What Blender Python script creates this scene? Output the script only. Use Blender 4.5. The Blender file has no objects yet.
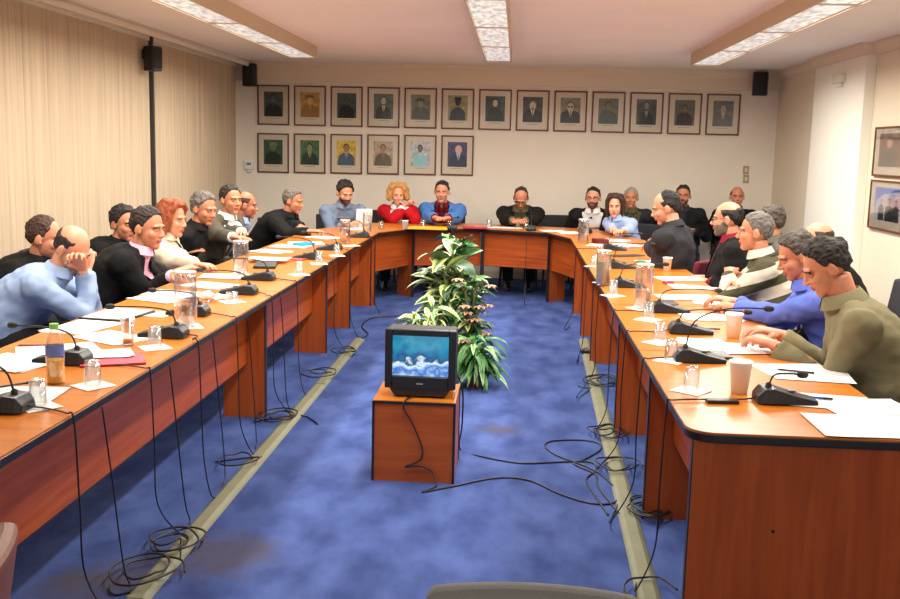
import bpy, bmesh, math, random
from mathutils import Vector as V, Matrix, noise, Euler
from mathutils.bvhtree import BVHTree
random.seed(4)
S = bpy.context.scene
C = S.collection
PI = math.pi
R = math.radians
# ------------------------------------------------------------------ camera model
F, H, TZ = 1000.0, 1.6, 0.75
_y = V((517-450, 299.5-150, -F)).normalized()
_z = V((.024, 1, 0)); _z.z = -(_z.x*_y.x+_z.y*_y.y)/_y.z; _z.normalize()
_x = _y.cross(_z)
M3 = Matrix((_x, _y, _z))
def ray(px, py): return M3 @ V((px-450, 299.5-py, -F))
def onz(px, py, z=TZ):
    d = ray(px, py); return d*((z-H)/d.z)+V((0, 0, H))
def ony(px, py, Y):
    d = ray(px, py); return d*(Y/d.y)+V((0, 0, H))
cam = bpy.data.cameras.new('camera'); cam.lens = F/900*36; cam.sensor_width = 36
cam.clip_start = .05
co = bpy.data.objects.new('camera', cam); C.objects.link(co)
co.matrix_world = Matrix.Translation((0, 0, H)) @ M3.to_4x4()
S.camera = co
# ------------------------------------------------------------------ materials
def srgb(r, g, b):
    f = lambda c: (c/12.92 if c <= .04045 else ((c+.055)/1.055)**2.4)
    return (f(r/255), f(g/255), f(b/255), 1)
_mc = {}
def mat(key, col=None, rough=.6, metal=0, bump=0, bscale=60, var=0, vscale=8, spec=.5, emit=None, stretch=None, alpha=None):
    if key in _mc: return _mc[key]
    m = bpy.data.materials.new(key); m.use_nodes = True; nt = m.node_tree; N = nt.nodes
    b = N['Principled BSDF']; b.inputs['Base Color'].default_value = col
    b.inputs['Roughness'].default_value = rough; b.inputs['Metallic'].default_value = metal
    b.inputs['Specular IOR Level'].default_value = spec
    tc = N.new('ShaderNodeTexCoord'); mp = N.new('ShaderNodeMapping')
    nt.links.new(tc.outputs['Object'], mp.inputs[0])
    if stretch: mp.inputs['Scale'].default_value = stretch
    if var:
        n = N.new('ShaderNodeTexNoise'); n.inputs['Scale'].default_value = vscale; n.inputs['Detail'].default_value = 5
        nt.links.new(mp.outputs[0], n.inputs['Vector'])
        r = N.new('ShaderNodeValToRGB')
        r.color_ramp.elements[0].position = .3; r.color_ramp.elements[1].position = .7
        r.color_ramp.elements[0].color = tuple(max(0, c*(1-var)) for c in col[:3])+(1,)
        r.color_ramp.elements[1].color = tuple(min(1, c*(1+var*.6)) for c in col[:3])+(1,)
        nt.links.new(n.outputs['Fac'], r.inputs[0]); nt.links.new(r.outputs[0], b.inputs['Base Color'])
    if bump:
        n2 = N.new('ShaderNodeTexNoise'); n2.inputs['Scale'].default_value = bscale
        nt.links.new(mp.outputs[0], n2.inputs['Vector'])
        bp = N.new('ShaderNodeBump'); bp.inputs['Strength'].default_value = bump; bp.inputs['Distance'].default_value = .01
        nt.links.new(n2.outputs['Fac'], bp.inputs['Height']); nt.links.new(bp.outputs[0], b.inputs['Normal'])
    if emit:
        b.inputs['Emission Color'].default_value = emit[0]; b.inputs['Emission Strength'].default_value = emit[1]
    _mc[key] = m
    return m
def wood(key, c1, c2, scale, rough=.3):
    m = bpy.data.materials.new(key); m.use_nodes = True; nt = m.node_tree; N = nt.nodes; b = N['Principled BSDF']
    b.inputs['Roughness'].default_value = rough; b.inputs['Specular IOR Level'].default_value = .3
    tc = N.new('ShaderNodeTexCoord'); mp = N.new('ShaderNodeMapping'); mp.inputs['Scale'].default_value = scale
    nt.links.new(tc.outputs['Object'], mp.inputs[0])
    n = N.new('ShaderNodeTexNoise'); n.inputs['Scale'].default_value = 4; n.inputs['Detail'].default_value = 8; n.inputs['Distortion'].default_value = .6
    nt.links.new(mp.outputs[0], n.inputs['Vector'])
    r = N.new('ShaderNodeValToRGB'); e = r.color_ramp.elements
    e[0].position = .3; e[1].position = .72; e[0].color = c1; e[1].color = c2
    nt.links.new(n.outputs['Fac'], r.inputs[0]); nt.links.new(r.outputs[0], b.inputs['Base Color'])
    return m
WT = wood('wood_top', (.47, .125, .011, 1), (.63, .205, .020, 1), (.6, 7, 7), .28)  # one laminate: tops paler, uprights darker, the light on each put into colour
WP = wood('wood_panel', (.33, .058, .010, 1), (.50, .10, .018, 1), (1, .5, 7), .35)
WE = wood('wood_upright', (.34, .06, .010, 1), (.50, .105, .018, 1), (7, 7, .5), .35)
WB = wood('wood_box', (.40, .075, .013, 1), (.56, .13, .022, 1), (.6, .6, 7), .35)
BLK = mat('black_plastic', (.012, .012, .013, 1), .38, bump=.1)
BLKM = mat('black_matte', (.014, .014, .015, 1), .7)
EDGE = mat('black_edge_band', (.012, .010, .010, 1), .35)
CABLE = mat('black_cable', (.01, .01, .012, 1), .5)
PAPER = mat('paper_white', (.86, .86, .84, 1), .8)
INK = mat('printed_ink', (.12, .12, .16, 1), .8)
NAPK = mat('napkin_white', (.9, .88, .84, 1), .9, bump=.2, bscale=200)
CHROME = mat('chrome', (.7, .7, .7, 1), .2, 1)
WHITEP = mat('white_plastic', (.8, .79, .74, 1), .4)
CREAM = mat('cream_plastic', (.72, .68, .56, 1), .5)
SCREENMAT = None
def glass(key, tint=(1, 1, 1, 1), clear=.8):
    m = bpy.data.materials.new(key); m.use_nodes = True; nt = m.node_tree; N = nt.nodes
    N.remove(N['Principled BSDF']); out = N['Material Output']
    t = N.new('ShaderNodeBsdfTransparent'); t.inputs[0].default_value = tint
    g = N.new('ShaderNodeBsdfGlossy'); g.inputs['Roughness'].default_value = .06; g.inputs[0].default_value = (.95, .95, .95, 1)
    lw = N.new('ShaderNodeLayerWeight'); lw.inputs[0].default_value = .35
    mr = N.new('ShaderNodeMapRange'); mr.inputs['To Min'].default_value = 1-clear-.08; mr.inputs['To Max'].default_value = .75
    mx = N.new('ShaderNodeMixShader')
    nt.links.new(lw.outputs['Facing'], mr.inputs[0]); nt.links.new(mr.outputs[0], mx.inputs[0])
    nt.links.new(t.outputs[0], mx.inputs[1]); nt.links.new(g.outputs[0], mx.inputs[2]); nt.links.new(mx.outputs[0], out.inputs[0])
    return m
GL = glass('clear_glass', (.93, .94, .94, 1), .84)
WATER = glass('water', (.9, .92, .92, 1), .85)
JUICE = mat('orange_juice', (.85, .42, .06, 1), .3)
# ------------------------------------------------------------------ mesh helpers
def tag(o, label=None, cat=None, group=None, kind=None):
    if label: o['label'] = label
    if cat: o['category'] = cat
    if group: o['group'] = group
    if kind: o['kind'] = kind
    return o
def empty(name, loc=(0, 0, 0), rz=0, label=None, cat=None, group=None):
    o = bpy.data.objects.new(name, None); C.objects.link(o); o.location = loc; o.rotation_euler = (0, 0, rz)
    o.empty_display_size = .1
    return tag(o, label, cat, group)
def obj(name, bm, mats, parent=None, smooth=False, bevel=0, loc=None, rz=0):
    me = bpy.data.meshes.new(name)
    if isinstance(bm, bpy.types.Mesh): me = bm
    else: bm.to_mesh(me); bm.free()
    if not isinstance(mats, (list, tuple)): mats = [mats]
    if len(me.materials) == 0:
        for m in mats: me.materials.append(m)
    if smooth:
        me.polygons.foreach_set('use_smooth', [True]*len(me.polygons))
    o = bpy.data.objects.new(name, me); C.objects.link(o)
    if parent: o.parent = parent
    if loc is not None: o.location = loc
    if rz: o.rotation_euler = (0, 0, rz)
    if bevel:
        b = o.modifiers.new('bevel', 'BEVEL'); b.width = bevel; b.segments = 3; b.limit_method = 'ANGLE'
    return o
def copy_tree(o, parent=None):
    c = o.copy(); C.objects.link(c)
    if parent: c.parent = parent
    for ch in o.children: copy_tree(ch, c)
    return c
def nb(): return bmesh.new()
def box(bm, x0, x1, y0, y1, z0, z1, mi=0, mtx=None):
    vs = [V((x, y, z)) for z in (z0, z1) for y in (y0, y1) for x in (x0, x1)]
    if mtx: vs = [mtx @ v for v in vs]
    v = [bm.verts.new(p) for p in vs]
    for f in ((0, 2, 3, 1), (4, 5, 7, 6), (0, 1, 5, 4), (2, 6, 7, 3), (0, 4, 6, 2), (1, 3, 7, 5)):
        bm.faces.new([v[i] for i in f]).material_index = mi
    return v
def prism(bm, poly, z0, z1, mi=0, side_mi=None):
    a = [bm.verts.new((p[0], p[1], z0)) for p in poly]; b = [bm.verts.new((p[0], p[1], z1)) for p in poly]
    n = len(poly)
    bm.faces.new(a[::-1]).material_index = mi; bm.faces.new(b).material_index = mi
    for i in range(n):
        bm.faces.new((a[i], a[(i+1) % n], b[(i+1) % n], b[i])).material_index = mi if side_mi is None else side_mi
def ell(bm, c, r, seg=16, rot=None, mi=0):
    m = Matrix.Translation(c)
    if rot: m = m @ rot.to_matrix().to_4x4()
    m = m @ Matrix.Diagonal((r[0], r[1], r[2], 1))
    res = bmesh.ops.create_uvsphere(bm, u_segments=seg, v_segments=max(6, seg//2+2), radius=1, matrix=m)
    if mi:
        for v in res['verts']:
            for f in v.link_faces: f.material_index = mi
def loft(bm, pts, rad, side=None, n=12, cap=True, mi=0, closed=False):
    pts = [V(p) for p in pts]; rings = []; up = None
    for i, p in enumerate(pts):
        t = (pts[min(i+1, len(pts)-1)]-pts[max(i-1, 0)])
        if t.length < 1e-9: t = V((0, 0, 1))
        t.normalize()
        if side is not None: a = V(side)
        else:
            if up is None:
                a = t.orthogonal()
            else: a = up
        a = (a-t*a.dot(t))
        if a.length < 1e-6: a = t.orthogonal()
        a.normalize(); up = a
        b = t.cross(a)
        r = rad[i] if isinstance(rad, (list, tuple)) and not isinstance(rad, V) and len(rad) == len(pts) else rad
        ra, rb = (r if isinstance(r, (list, tuple)) else (r, r))
        rings.append([bm.verts.new(p+a*(math.cos(2*PI*k/n)*ra)+b*(math.sin(2*PI*k/n)*rb)) for k in range(n)])
    for i in range(len(rings)-1):
        for k in range(n):
            bm.faces.new((rings[i][k], rings[i][(k+1) % n], rings[i+1][(k+1) % n], rings[i+1][k])).material_index = mi
    if cap:
        bm.faces.new(rings[0][::-1]).material_index = mi; bm.faces.new(rings[-1]).material_index = mi
def lathe(bm, prof, n=20, mi=0, cap0=False, cap1=False, cx=0, cy=0):
    rings = [[bm.verts.new((cx+r*math.cos(2*PI*k/n), cy+r*math.sin(2*PI*k/n), z)) for k in range(n)] for r, z in prof]
    for i in range(len(rings)-1):
        for k in range(n):
            bm.faces.new((rings[i][k], rings[i][(k+1) % n], rings[i+1][(k+1) % n], rings[i+1][k])).material_index = mi
    if cap0: bm.faces.new(rings[0][::-1]).material_index = mi
    if cap1: bm.faces.new(rings[-1]).material_index = mi
def cat(pts, k=6):
    pts = [V(p) for p in pts]; P = [pts[0]]+pts+[pts[-1]]; out = []
    for i in range(1, len(P)-2):
        for j in range(k):
            t = j/k; a, b, c, d = P[i-1:i+3]
            out.append(.5*((2*b)+(c-a)*t+(2*a-5*b+4*c-d)*t*t+(3*b-a-3*c+d)*t*t*t))
    out.append(pts[-1]); return out
def voxel(bm, size, smooth=4, fac=.6):
    bmesh.ops.recalc_face_normals(bm, faces=bm.faces)
    me = bpy.data.meshes.new('t'); bm.to_mesh(me); bm.free()
    o = bpy.data.objects.new('t', me); C.objects.link(o)
    m = o.modifiers.new('r', 'REMESH'); m.mode = 'VOXEL'; m.voxel_size = size
    if smooth:
        s = o.modifiers.new('s', 'SMOOTH'); s.iterations = smooth; s.factor = fac
    dg = bpy.context.evaluated_depsgraph_get()
    r = bpy.data.meshes.new_from_object(o.evaluated_get(dg))
    bpy.data.objects.remove(o); bpy.data.meshes.remove(me)
    return r
def add_mesh(bm, me, mtx, mi_off=0, flip=False):
    b2 = bmesh.new(); b2.from_mesh(me); b2.transform(mtx)
    if flip: bmesh.ops.reverse_faces(b2, faces=b2.faces)
    vm = {v: bm.verts.new(v.co) for v in b2.verts}
    for f in b2.faces:
        try: nf = bm.faces.new([vm[v] for v in f.verts]); nf.material_index = f.material_index+mi_off; nf.smooth = True
        except ValueError: pass
    b2.free()
# ------------------------------------------------------------------ people templates
def sm(a, b, x):
    t = max(0, min(1, (x-a)/(b-a))); return t*t*(3-2*t)
def make_head(fem=False, wide=1.0):
    bm = nb(); w = wide
    ell(bm, (0, -.015, .03), (.076*w, .096, .09), 28)
    ell(bm, (0, .028, -.03), (.063*w, .064, .082), 24)
    ell(bm, (0, .02, -.06), (.056*w if not fem else .05, .055, .05), 20)
    ell(bm, (0, .062, -.092), (.027*w, .026, .024), 16)
    for s in (-1, 1):
        ell(bm, (s*.036*w, .058, -.025), (.026*w, .03, .028), 14)
        ell(bm, (s*.08*w, -.008, -.006), (.009, .02, .031), 14, Euler((R(-12), 0, R(s*18))))
        ell(bm, (s*.078*w, .004, -.02), (.009, .01, .012), 10)
        ell(bm, (s*.011, .098, -.03), (.009, .011, .008), 10)
    ell(bm, (0, .076, .024), (.05*w, .016 if not fem else .012, .013), 14)
    loft(bm, [(0, .082, .018), (0, .096, -.008), (0, .109 if not fem else .104, -.027), (0, .098, -.036)], [.008, .009, .012, .009], n=10)
    ell(bm, (0, .089, -.056), (.022, .010, .005), 12); ell(bm, (0, .088, -.066), (.019, .010, .006), 12)
    me = voxel(bm, .0042, 3, .5)
    b = bmesh.new(); b.from_mesh(me)
    for v in b.verts:
        for s in (-1, 1):
            d = ((v.co.x-s*.031*w)**2+((v.co.z-.004)*1.5)**2)**.5
            if v.co.y > .03: v.co.y -= .010*math.exp(-(d/.015)**2)
        if v.co.y > .06:
            v.co.y -= .0035*math.exp(-((v.co.z+.061)/.0025)**2)*sm(.03, .02, abs(v.co.x))
    for f in b.faces:
        c = f.calc_center_median()
        if c.y > .085 and abs(c.x) < .022 and -.073 < c.z < -.051 and ((c.x/.023)**2+((c.z+.062)/.012)**2) < 1: f.material_index = 1
    # eyes: ball with iris and pupil
    def ball(c, r, mi, sc=(1, 1, 1)):
        k = bmesh.ops.create_uvsphere(b, u_segments=12, v_segments=8, radius=r, matrix=Matrix.Translation(c) @ Matrix.Diagonal((*sc, 1)))
        for v in k['verts']:
            for f in v.link_faces: f.material_index = mi
    for s in (-1, 1):
        ball((s*.031*w, .0765, .001), .0115, 2, (1, .9, .5))
        ball((s*.031*w, .0838, .001), .0058, 3, (1, .7, .85))
        ball((s*.031*w, .0770, .0065), .0135, 0, (1.05, .88, .42))
        bz = .0195
        pts = [(s*.014, .0915, bz+.002), (s*.026*w, .0915, bz+.0045), (s*.038*w, .0855, bz+.003), (s*.05*w, .074, bz-.004)]
        loft(b, pts, [(.0028, .0035)]*4 if not fem else [(.0018, .002)]*4, n=6, mi=4)
        loft(b, [(s*.018, .0835, .008), (s*.031*w, .0885, .0115), (s*.044*w, .079, .007)], .0022, n=6, mi=3 if fem else 0)
    me2 = bpy.data.meshes.new('head'); b.to_mesh(me2); b.free()
    return me2
HEADS = {'m': make_head(), 'w': make_head(False, 1.08), 'f': make_head(True, .93)}
def make_hand(curl, spread=1):
    # wrist at origin, fingers along +y, palm faces -z, thumb on -x side (right hand, palm down)
    bm = nb()
    loft(bm, [(0, -.03, 0), (0, .0, 0), (0, .035, 0), (-.002, .075, 0), (0, .092, -.002)], [(.026, .019), (.027, .018), (.037, .016), (.041, .0145), (.036, .011)], side=(1, 0, 0), n=14)
    L = [(.029, -.012, .022), (.033, .0, .024), (.031, .0, .022), (.025, .008, .018)]
    X = [-.031, -.0105, .010, .029]
    ln = [.072, .080, .074, .058]
    for i in range(4):
        a = curl*.5; d0 = V((math.sin(R(spread*(i-1.5)*5)), 1, 0)).normalized()
        p = V((X[i], .078-(.006 if i in (0,) else .012 if i == 3 else 0), 0)); pts = [p-d0*.02, p]; rr = [.0085, .0095]
        ang = -a*.6
        for seg, fr in enumerate((.45, .32, .23)):
            dd = V((d0.x*math.cos(ang), math.cos(ang), math.sin(ang))).normalized()
            p = p+dd*ln[i]*fr; pts.append(p.copy()); rr.append([.0085, .0078, .0065][seg]); ang -= a
        q = pts[-1]+(pts[-1]-pts[-2]).normalized()*.004; pts.append(q); rr.append(.003)
        loft(bm, pts, rr, n=8)
    th = [(-.018, .012, -.004), (-.040, .035, -.010), (-.052, .062, -.016-.01*curl), (-.050+.012*curl, .084, -.022-.014*curl), (-.048+.012*curl, .089, -.024-.014*curl)]
    loft(bm, th, [.013, .0125, .0105, .008, .003], n=8)
    return voxel(bm, .0034, 2, .5)
HANDS = {'flat': make_hand(.35), 'curl': make_hand(1.15), 'clasp': make_hand(1.7, .4)}
# hair: pushed-out copies of scalp faces
def zline(y):
    pts = [(-.2, -.07), (-.085, -.062), (-.06, -.05), (-.035, -.012), (-.01, .012), (.015, .012), (.03, .04), (.045, .070), (.06, .088), (.2, .094)]
    for (a, za), (b, zb) in zip(pts, pts[1:]):
        if y <= b: return za+(zb-za)*(y-a)/(b-a)
    return .08
def scalp_mask(p, style):
    m = sm(-.002, .014, p.z-zline(p.y)+.010*noise.noise(V((p.x*70, p.y*70, p.z*40))))
    if abs(p.x) > .079 and p.z < .03 and p.y > -.04: m = 0
    if style == 'bald':           # only a ring round sides and back
        m *= sm(.075, .045, p.z-max(0, -p.y-.06)*.4)
    elif style == 'receding':
        m *= 1-sm(-.03, .02, p.y)*sm(.055, .08, p.z+abs(p.x)*.25)
    elif style == 'thin':
        m *= 1-sm(.015, .045, p.y)*sm(.06, .08, p.z)
    return m
def make_hair(kind, style, length, seed, fluff=.003):
    me = HEADS[kind]; b = bmesh.new(); b.from_mesh(me)
    b.normal_update()
    d = {}
    for v in b.verts:
        m = scalp_mask(v.co, style)
        d[v.index] = m
    b.verts.ensure_lookup_table()
    kill = [f for f in b.faces if f.material_index > 1 or max(d[v.index] for v in f.verts) <= .02]
    nrm = {v.index: v.normal.copy() for v in b.verts}
    for v in b.verts:
        m = d[v.index]; p = v.co
        n = noise.noise(V((p.x*38+seed, p.y*20, p.z*26)))*fluff*2.2+noise.noise(V((p.x*120+seed, p.y*50, p.z*70)))*fluff*1.5
        n = max(n, -.45*length); top = sm(.02, .1, p.z)
        v.co = p+nrm[v.index]*(m*(length*(.55+.45*top)+n)-.0012*(1-m))
    bmesh.ops.delete(b, geom=kill, context='FACES')
    return b
def make_beard(kind, length, full=True):
    me = HEADS[kind]; b = bmesh.new(); b.from_mesh(me); b.normal_update(); d = {}
    for v in b.verts:
        p = v.co
        m = sm(-.03, -.05, p.z+.35*max(0, p.y-.06))*sm(-.02, .01, p.y) if full else 0
        mo = sm(.03, .024, abs(p.x))*sm(-.036, -.042, p.z)*sm(-.057, -.053, p.z)*sm(.06, .07, p.y)
        if full:
            m *= 1-(sm(.027, .02, abs(p.x))*sm(-.076, -.071, p.z))*sm(.07, .08, p.y)
            m = max(m, sm(.055, .068, abs(p.x))*sm(.0, -.03, p.z)*sm(-.005, .01, p.y)*sm(.05, .03, p.y)*.7)
        d[v.index] = max(m, mo)
    kill = [f for f in b.faces if f.material_index > 1 or max(d[v.index] for v in f.verts) <= .05]
    for v in b.verts:
        v.co += v.normal*(d[v.index]*(length+.002*noise.noise(v.co*90))-.001*(1-d[v.index]))
    bmesh.ops.delete(b, geom=kill, context='FACES')
    return b
def clothmat(name, col, rough=.85, **k):
    return mat('cloth_'+name, srgb(*col), rough, bump=.25, bscale=220, spec=.2, **k)
SKINS = {}
def skin(tone):
    if tone not in SKINS:
        c = {0: (.66, .29, .17), 1: (.60, .235, .125), 2: (.48, .175, .09), 3: (.70, .33, .20)}[tone]
        m = mat('skin_%d' % tone, (*c, 1), .5, var=.10, vscale=18, bump=.05, bscale=150)
        m.node_tree.nodes['Principled BSDF'].inputs['Subsurface Weight'].default_value = .0
        SKINS[tone] = m
    return SKINS[tone]
LIP = mat('lip', (.42, .10, .07, 1), .5); EYEW = mat('eye_white', (.6, .57, .52, 1), .3); IRIS = mat('iris_dark', (.03, .02, .015, 1), .3)
def hairmat(key, col):
    return mat('hair_'+key, srgb(*col), .65, var=.35, vscale=90, bump=.6, bscale=180, stretch=(3, 1, .6))
HM = dict(stub=hairmat('stubble', (84, 56, 46)), black=hairmat('black', (28, 22, 20)), brown=hairmat('brown', (66, 38, 27)), dbrown=hairmat('dbrown', (42, 30, 24)), grey=hairmat('grey', (112, 104, 96)),
          white=hairmat('white', (168, 160, 150)), blonde=hairmat('blonde', (205, 150, 85)), red=hairmat('red', (150, 72, 32)), sp=hairmat('saltpepper', (82, 72, 64)))
SUITB = clothmat('black', (24, 23, 24)); TROU = clothmat('trousers', (30, 30, 36)); SHOE = mat('shoe_black', (.012, .011, .01, 1), .35)
def ik(Sh, W, a, b, pole):
    d = W-Sh; L = d.length
    if L > (a+b)*.985: d = d*((a+b)*.985/L); L = d.length; W = Sh+d
    if L < abs(a-b)+.05: L = abs(a-b)+.05
    u = d.normalized(); x = (a*a-b*b+L*L)/(2*L); h = math.sqrt(max(0, a*a-x*x))
    p = pole-u*pole.dot(u); p.normalize()
    return Sh+u*x+p*h, W
def in_table(w):
    x, y = w.x, w.y
    return (.56 < x < 1.29 and 3 < y < 10.2) or (-2.09 < x < -1.36 and 1 < y < 10.2) or (10.3 < y < 11.5 and -1.9 < x < 1.1)
CHAIRS = []
def person(label, head, Y, face, shirt, hair, hands, jacket=None, hk='m', tone=0, s=1.05, hs=1.08, yaw=0, pitch=0, roll=0, beard=None, fat=1.0,
           tie=None, glasses=False, spine_len=.44, back=0, pole=None, handrot=None, hmode='flat', elbows_table=False, vw=.075, vlow=.3, chair=True, long=None, shirt_face=None, chair_mat='black', cdesc=''):
    """head=(px,py) of the head's centre, Y its distance; everything else follows from it"""
    Hw = ony(head[0], head[1], Y)
    rz = R(face)-PI/2
    fw = V((math.cos(R(face)), math.sin(R(face)), 0))
    hipz = .53
    pr = R(pitch)
    nbo = V((0, -.042-.06*max(0, math.sin(-pr)), -.146+.035*max(0, math.sin(-pr))))*s     # neck base from head centre
    v = Hw.z+nbo.z-hipz; T = spine_len*s
    L = math.sqrt(max(0, T*T-v*v)) if v < T else 0
    if back: L = -back
    hip = Hw+fw*(nbo.y-L); root_loc = V((hip.x, hip.y, 0))
    hs *= .965
    g = empty('person', root_loc, rz, label, 'person')
    Ri = Matrix.Rotation(-rz, 3, 'Z')
    loc = lambda w: Ri @ (w-root_loc)
    Hl = loc(Hw); NB = Hl+nbo; HP = V((0, 0, hipz))
    ax = (NB-HP).normalized(); fwd = V((1, 0, 0)).cross(ax)*-1
    if fwd.y < 0: fwd = -fwd
    hr = Euler((pr, R(roll), R(yaw)), 'XYZ')
    HR = Matrix.Rotation(R(yaw), 3, 'Z') @ Matrix.Rotation(pr, 3, 'X') @ Matrix.Rotation(R(roll), 3, 'Y')
    HM4 = Matrix.Translation(Hl) @ HR.to_4x4() @ Matrix.Scale(hs, 4)
    fem = hk == 'f'
    bend = L*.16
    def sp(u):   # spine point
        return HP+(NB-HP)*u-fwd*(math.sin(PI*max(0, min(1, u)))*(.012+bend*.5))
    shw = (.172 if not fem else .155)*s*(1+.1*(fat-1))
    Rr, arms = [], []
    for i, sd in enumerate((-1, 1)):
        Sh = sp(.86)+V((sd*shw, 0, 0))+fwd*.005
        h = hands[i]
        if h == 'lap': Wt = V((sd*.08, .22, .68)); md = 'flat'
        elif h[0] == 't': Wt = loc(onz(h[1], h[2], .792)); md = hmode
        elif h[0] == 'y': Wt = loc(ony(h[1], h[2], h[3])); md = hmode
        else: Wt = V(h[1:4]); md = hmode
        # target is the hand's centre: the wrist lies short of it
        a, b = .285*s, .25*s
        dirw = (Wt-Sh).normalized()
        if h != 'lap' and h[0] in 't': dirw.z *= .25; dirw.normalize()
        pl = V(pole[i]) if pole else V((sd*(.16 if h != 'lap' else .3), -.5, -.85))
        W = Wt-dirw*.07*s
        El, W = ik(Sh, W, a, b, pl)
        ew = Matrix.Rotation(rz, 3, 'Z') @ El+root_loc
        if in_table(ew) and El.z < .80: El.z = .80
        arms.append((sd, Sh, El, W, md))
    def body_geo(off, what='all', sleeves=1.0):
        bm = nb(); f2 = fat
        rings = [(-.16, .135, .10), (-.05, .172, .122), (.1, .172, .125*f2), (.3, .158+(.02*(f2-1)*5 if f2 > 1 else 0), .118*f2), (.5, .162, .12*f2), (.7, .172, .122), (.84, .165, .104), (.93, .12, .082), (1.0, .068, .064), (1.05, .056, .056)]
        if fem: rings = [(u, w*.9, dd*(.95 if not .55 < u < .75 else 1.12)) for u, w, dd in rings]
        loft(bm, [sp(r[0]) for r in rings], [(r[1]*s+off, r[2]*s+off) for r in rings], side=(1, 0, 0), n=26)
        for sd, Sh, El, W, md in arms:
            ell(bm, Sh, ((.062*s+off),)*3, 14); loft(bm, [sp(.72)+V((sd*.07*s, 0, 0)), Sh*.6+El*.4], [.075*s+off, .048*s+off], n=12)
            loft(bm, [sp(.99), sp(.93)+V((sd*.08*s, 0, 0)), Sh], [.042*s+off*.6, .046*s+off*.6, .05*s+off], n=12)
            M = (Sh+El)/2; Fm = El+(W-El)*.35; We = El+(W-El)*sleeves
            loft(bm, [Sh, M, El, Fm, We], [.056*s+off, .050*s+off*1.1, .043*s+off*1.2, .043*s+off*1.1, .030*s+off*.9+(.004 if sleeves < 1 else 0)], n=14)
            ell(bm, El, ((.043*s+off*1.1),)*3, 12)
            if fem: ell(bm, sp(.64)+V((sd*.07, 0, 0))+fwd*.085, (.055+off, .05+off, .055+off), 14)
        return bm
    def legs(bm, off):
        for sd in (-1, 1):
            hj = V((sd*.09*s, .0, hipz-.01)); kn = V((sd*.12*s, .40*s, .52)); an = V((sd*.12, .40*s+.02, .10))
            loft(bm, [hj+V((0, -.04, 0)), hj, (hj+kn)/2, kn+V((0, .02, 0)), kn+V((0, .035, -.04))], [.075*s+off*.3, .082*s+off*.4, .072*s+off, .057*s+off, .04*s+off], n=14)
            loft(bm, [kn+V((0, .0, .0)), kn*.6+an*.4, an], [.055*s+off, .052*s+off, .036*s+off*1.6], n=14)
    # ---- body: one mesh, bare head, neck and hands
    bm = body_geo(-.006); legs(bm, -.004)
    hb = HM4 @ V((0, -.02, -.05))
    loft(bm, [sp(.9), NB, NB*.5+hb*.5, hb], [.058*s, .055*s, .052*s, .05*s], side=(1, 0, 0), n=14)
    core = voxel(bm, .011, 3)
    B = nb(); add_mesh(B, core, Matrix())
    add_mesh(B, HEADS[hk], HM4)
    for sd, Sh, El, W, md in arms:
        d = (W-El).normalized()
        fing = d.copy()
        Wz = (Matrix.Rotation(rz, 3, 'Z') @ W+root_loc)
        up = V((0, 0, 1))
        if md == 'flat' or md == 'curl':
            fing = V((d.x-sd*.25, d.y, max(-.15, d.z*.3))).normalized()
        if md == 'clasp': up = V((sd*.9, .0, .35)); fing = V((d.x*.6-sd*.35, d.y, d.z)).normalized()
        if md == 'temple': up = V((sd*.95, -.1, .1)); fing = (d*.8+V((-sd*.3, 0, .35))).normalized()
        if handrot: up = V(handrot[0 if sd < 0 else 1])
        yv = fing; xv = yv.cross(up).normalized(); zv = xv.cross(yv)
        m = Matrix((xv, yv, zv)).transposed().to_4x4()
        m = Matrix.Translation(W) @ m @ Matrix.Scale(s*1.02, 4)
        right = sd > 0
        if not right: m = m @ Matrix.Diagonal((-1, 1, 1, 1))
        # template is right hand with thumb to -x
        mk = {'temple': 'clasp'}.get(md, md)
        add_mesh(B, HANDS[mk], m, 0, flip=not right)
    obj('body', B, [skin(tone), LIP, EYEW, IRIS, HM[hair[1]]], g, smooth=True)
    # ---- trousers and shoes
    bm = nb(); loft(bm, [sp(-.18), sp(-.05), sp(.12), sp(.2)], [(.13*s, .11*s), (.183*s, .135*s), (.18*s, .135*s*fat), (.15*s, .11*s)], side=(1, 0, 0), n=22)
    legs(bm, .012)
    obj('trousers', voxel(bm, .014, 3), TROU, g, smooth=True)
    for sd in (-1, 1):
        bm = nb(); ax0 = sd*.12; ay = .40*s+.02
        loft(bm, [(ax0, ay-.07, .04), (ax0, ay-.03, .05), (ax0, ay+.04, .045), (ax0, ay+.14, .032), (ax0, ay+.20, .024)], [(.028, .038), (.038, .048), (.04, .043), (.045, .03), (.025, .018)], side=(1, 0, 0), n=12)
        loft(bm, [(ax0, ay, .06), (ax0, ay, .12)], [.04, .04], n=12)
        obj('shoe', voxel(bm, .009, 2), SHOE, g, smooth=True)
    # ---- upper garments
    def wrinkle(me, amp):
        sd0 = random.random()*50
        b = bmesh.new(); b.from_mesh(me); b.normal_update()
        for v in b.verts:
            p = v.co
            k = noise.noise(V((p.x*9+sd0, p.y*9, p.z*14)))*amp+noise.noise(V((p.x*26, p.y*22+sd0, p.z*30)))*amp*.45
            k += (.30-abs(noise.noise(V((p.x*13+sd0, p.y*9, p.z*11+p.y*8)))))*amp*.9; v.co = p+v.normal*k
        return b
    def cut_collar(b, off=0):
        return b
    sh = wrinkle(voxel(body_geo(.010, sleeves=.93), .0095, 12), .004 if jacket else .009)
    if shirt_face:
        for f in sh.faces: f.material_index = shirt_face(f.calc_center_median(), sp, arms)
    so = obj('shirt' if not jacket or True else 'shirt', sh, shirt if isinstance(shirt, (list, tuple)) else [shirt], g, smooth=True)
    # collar band
    bm = nb()
    c0 = sp(1.0); axn = (hb-NB).normalized()
    n = 22
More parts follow.
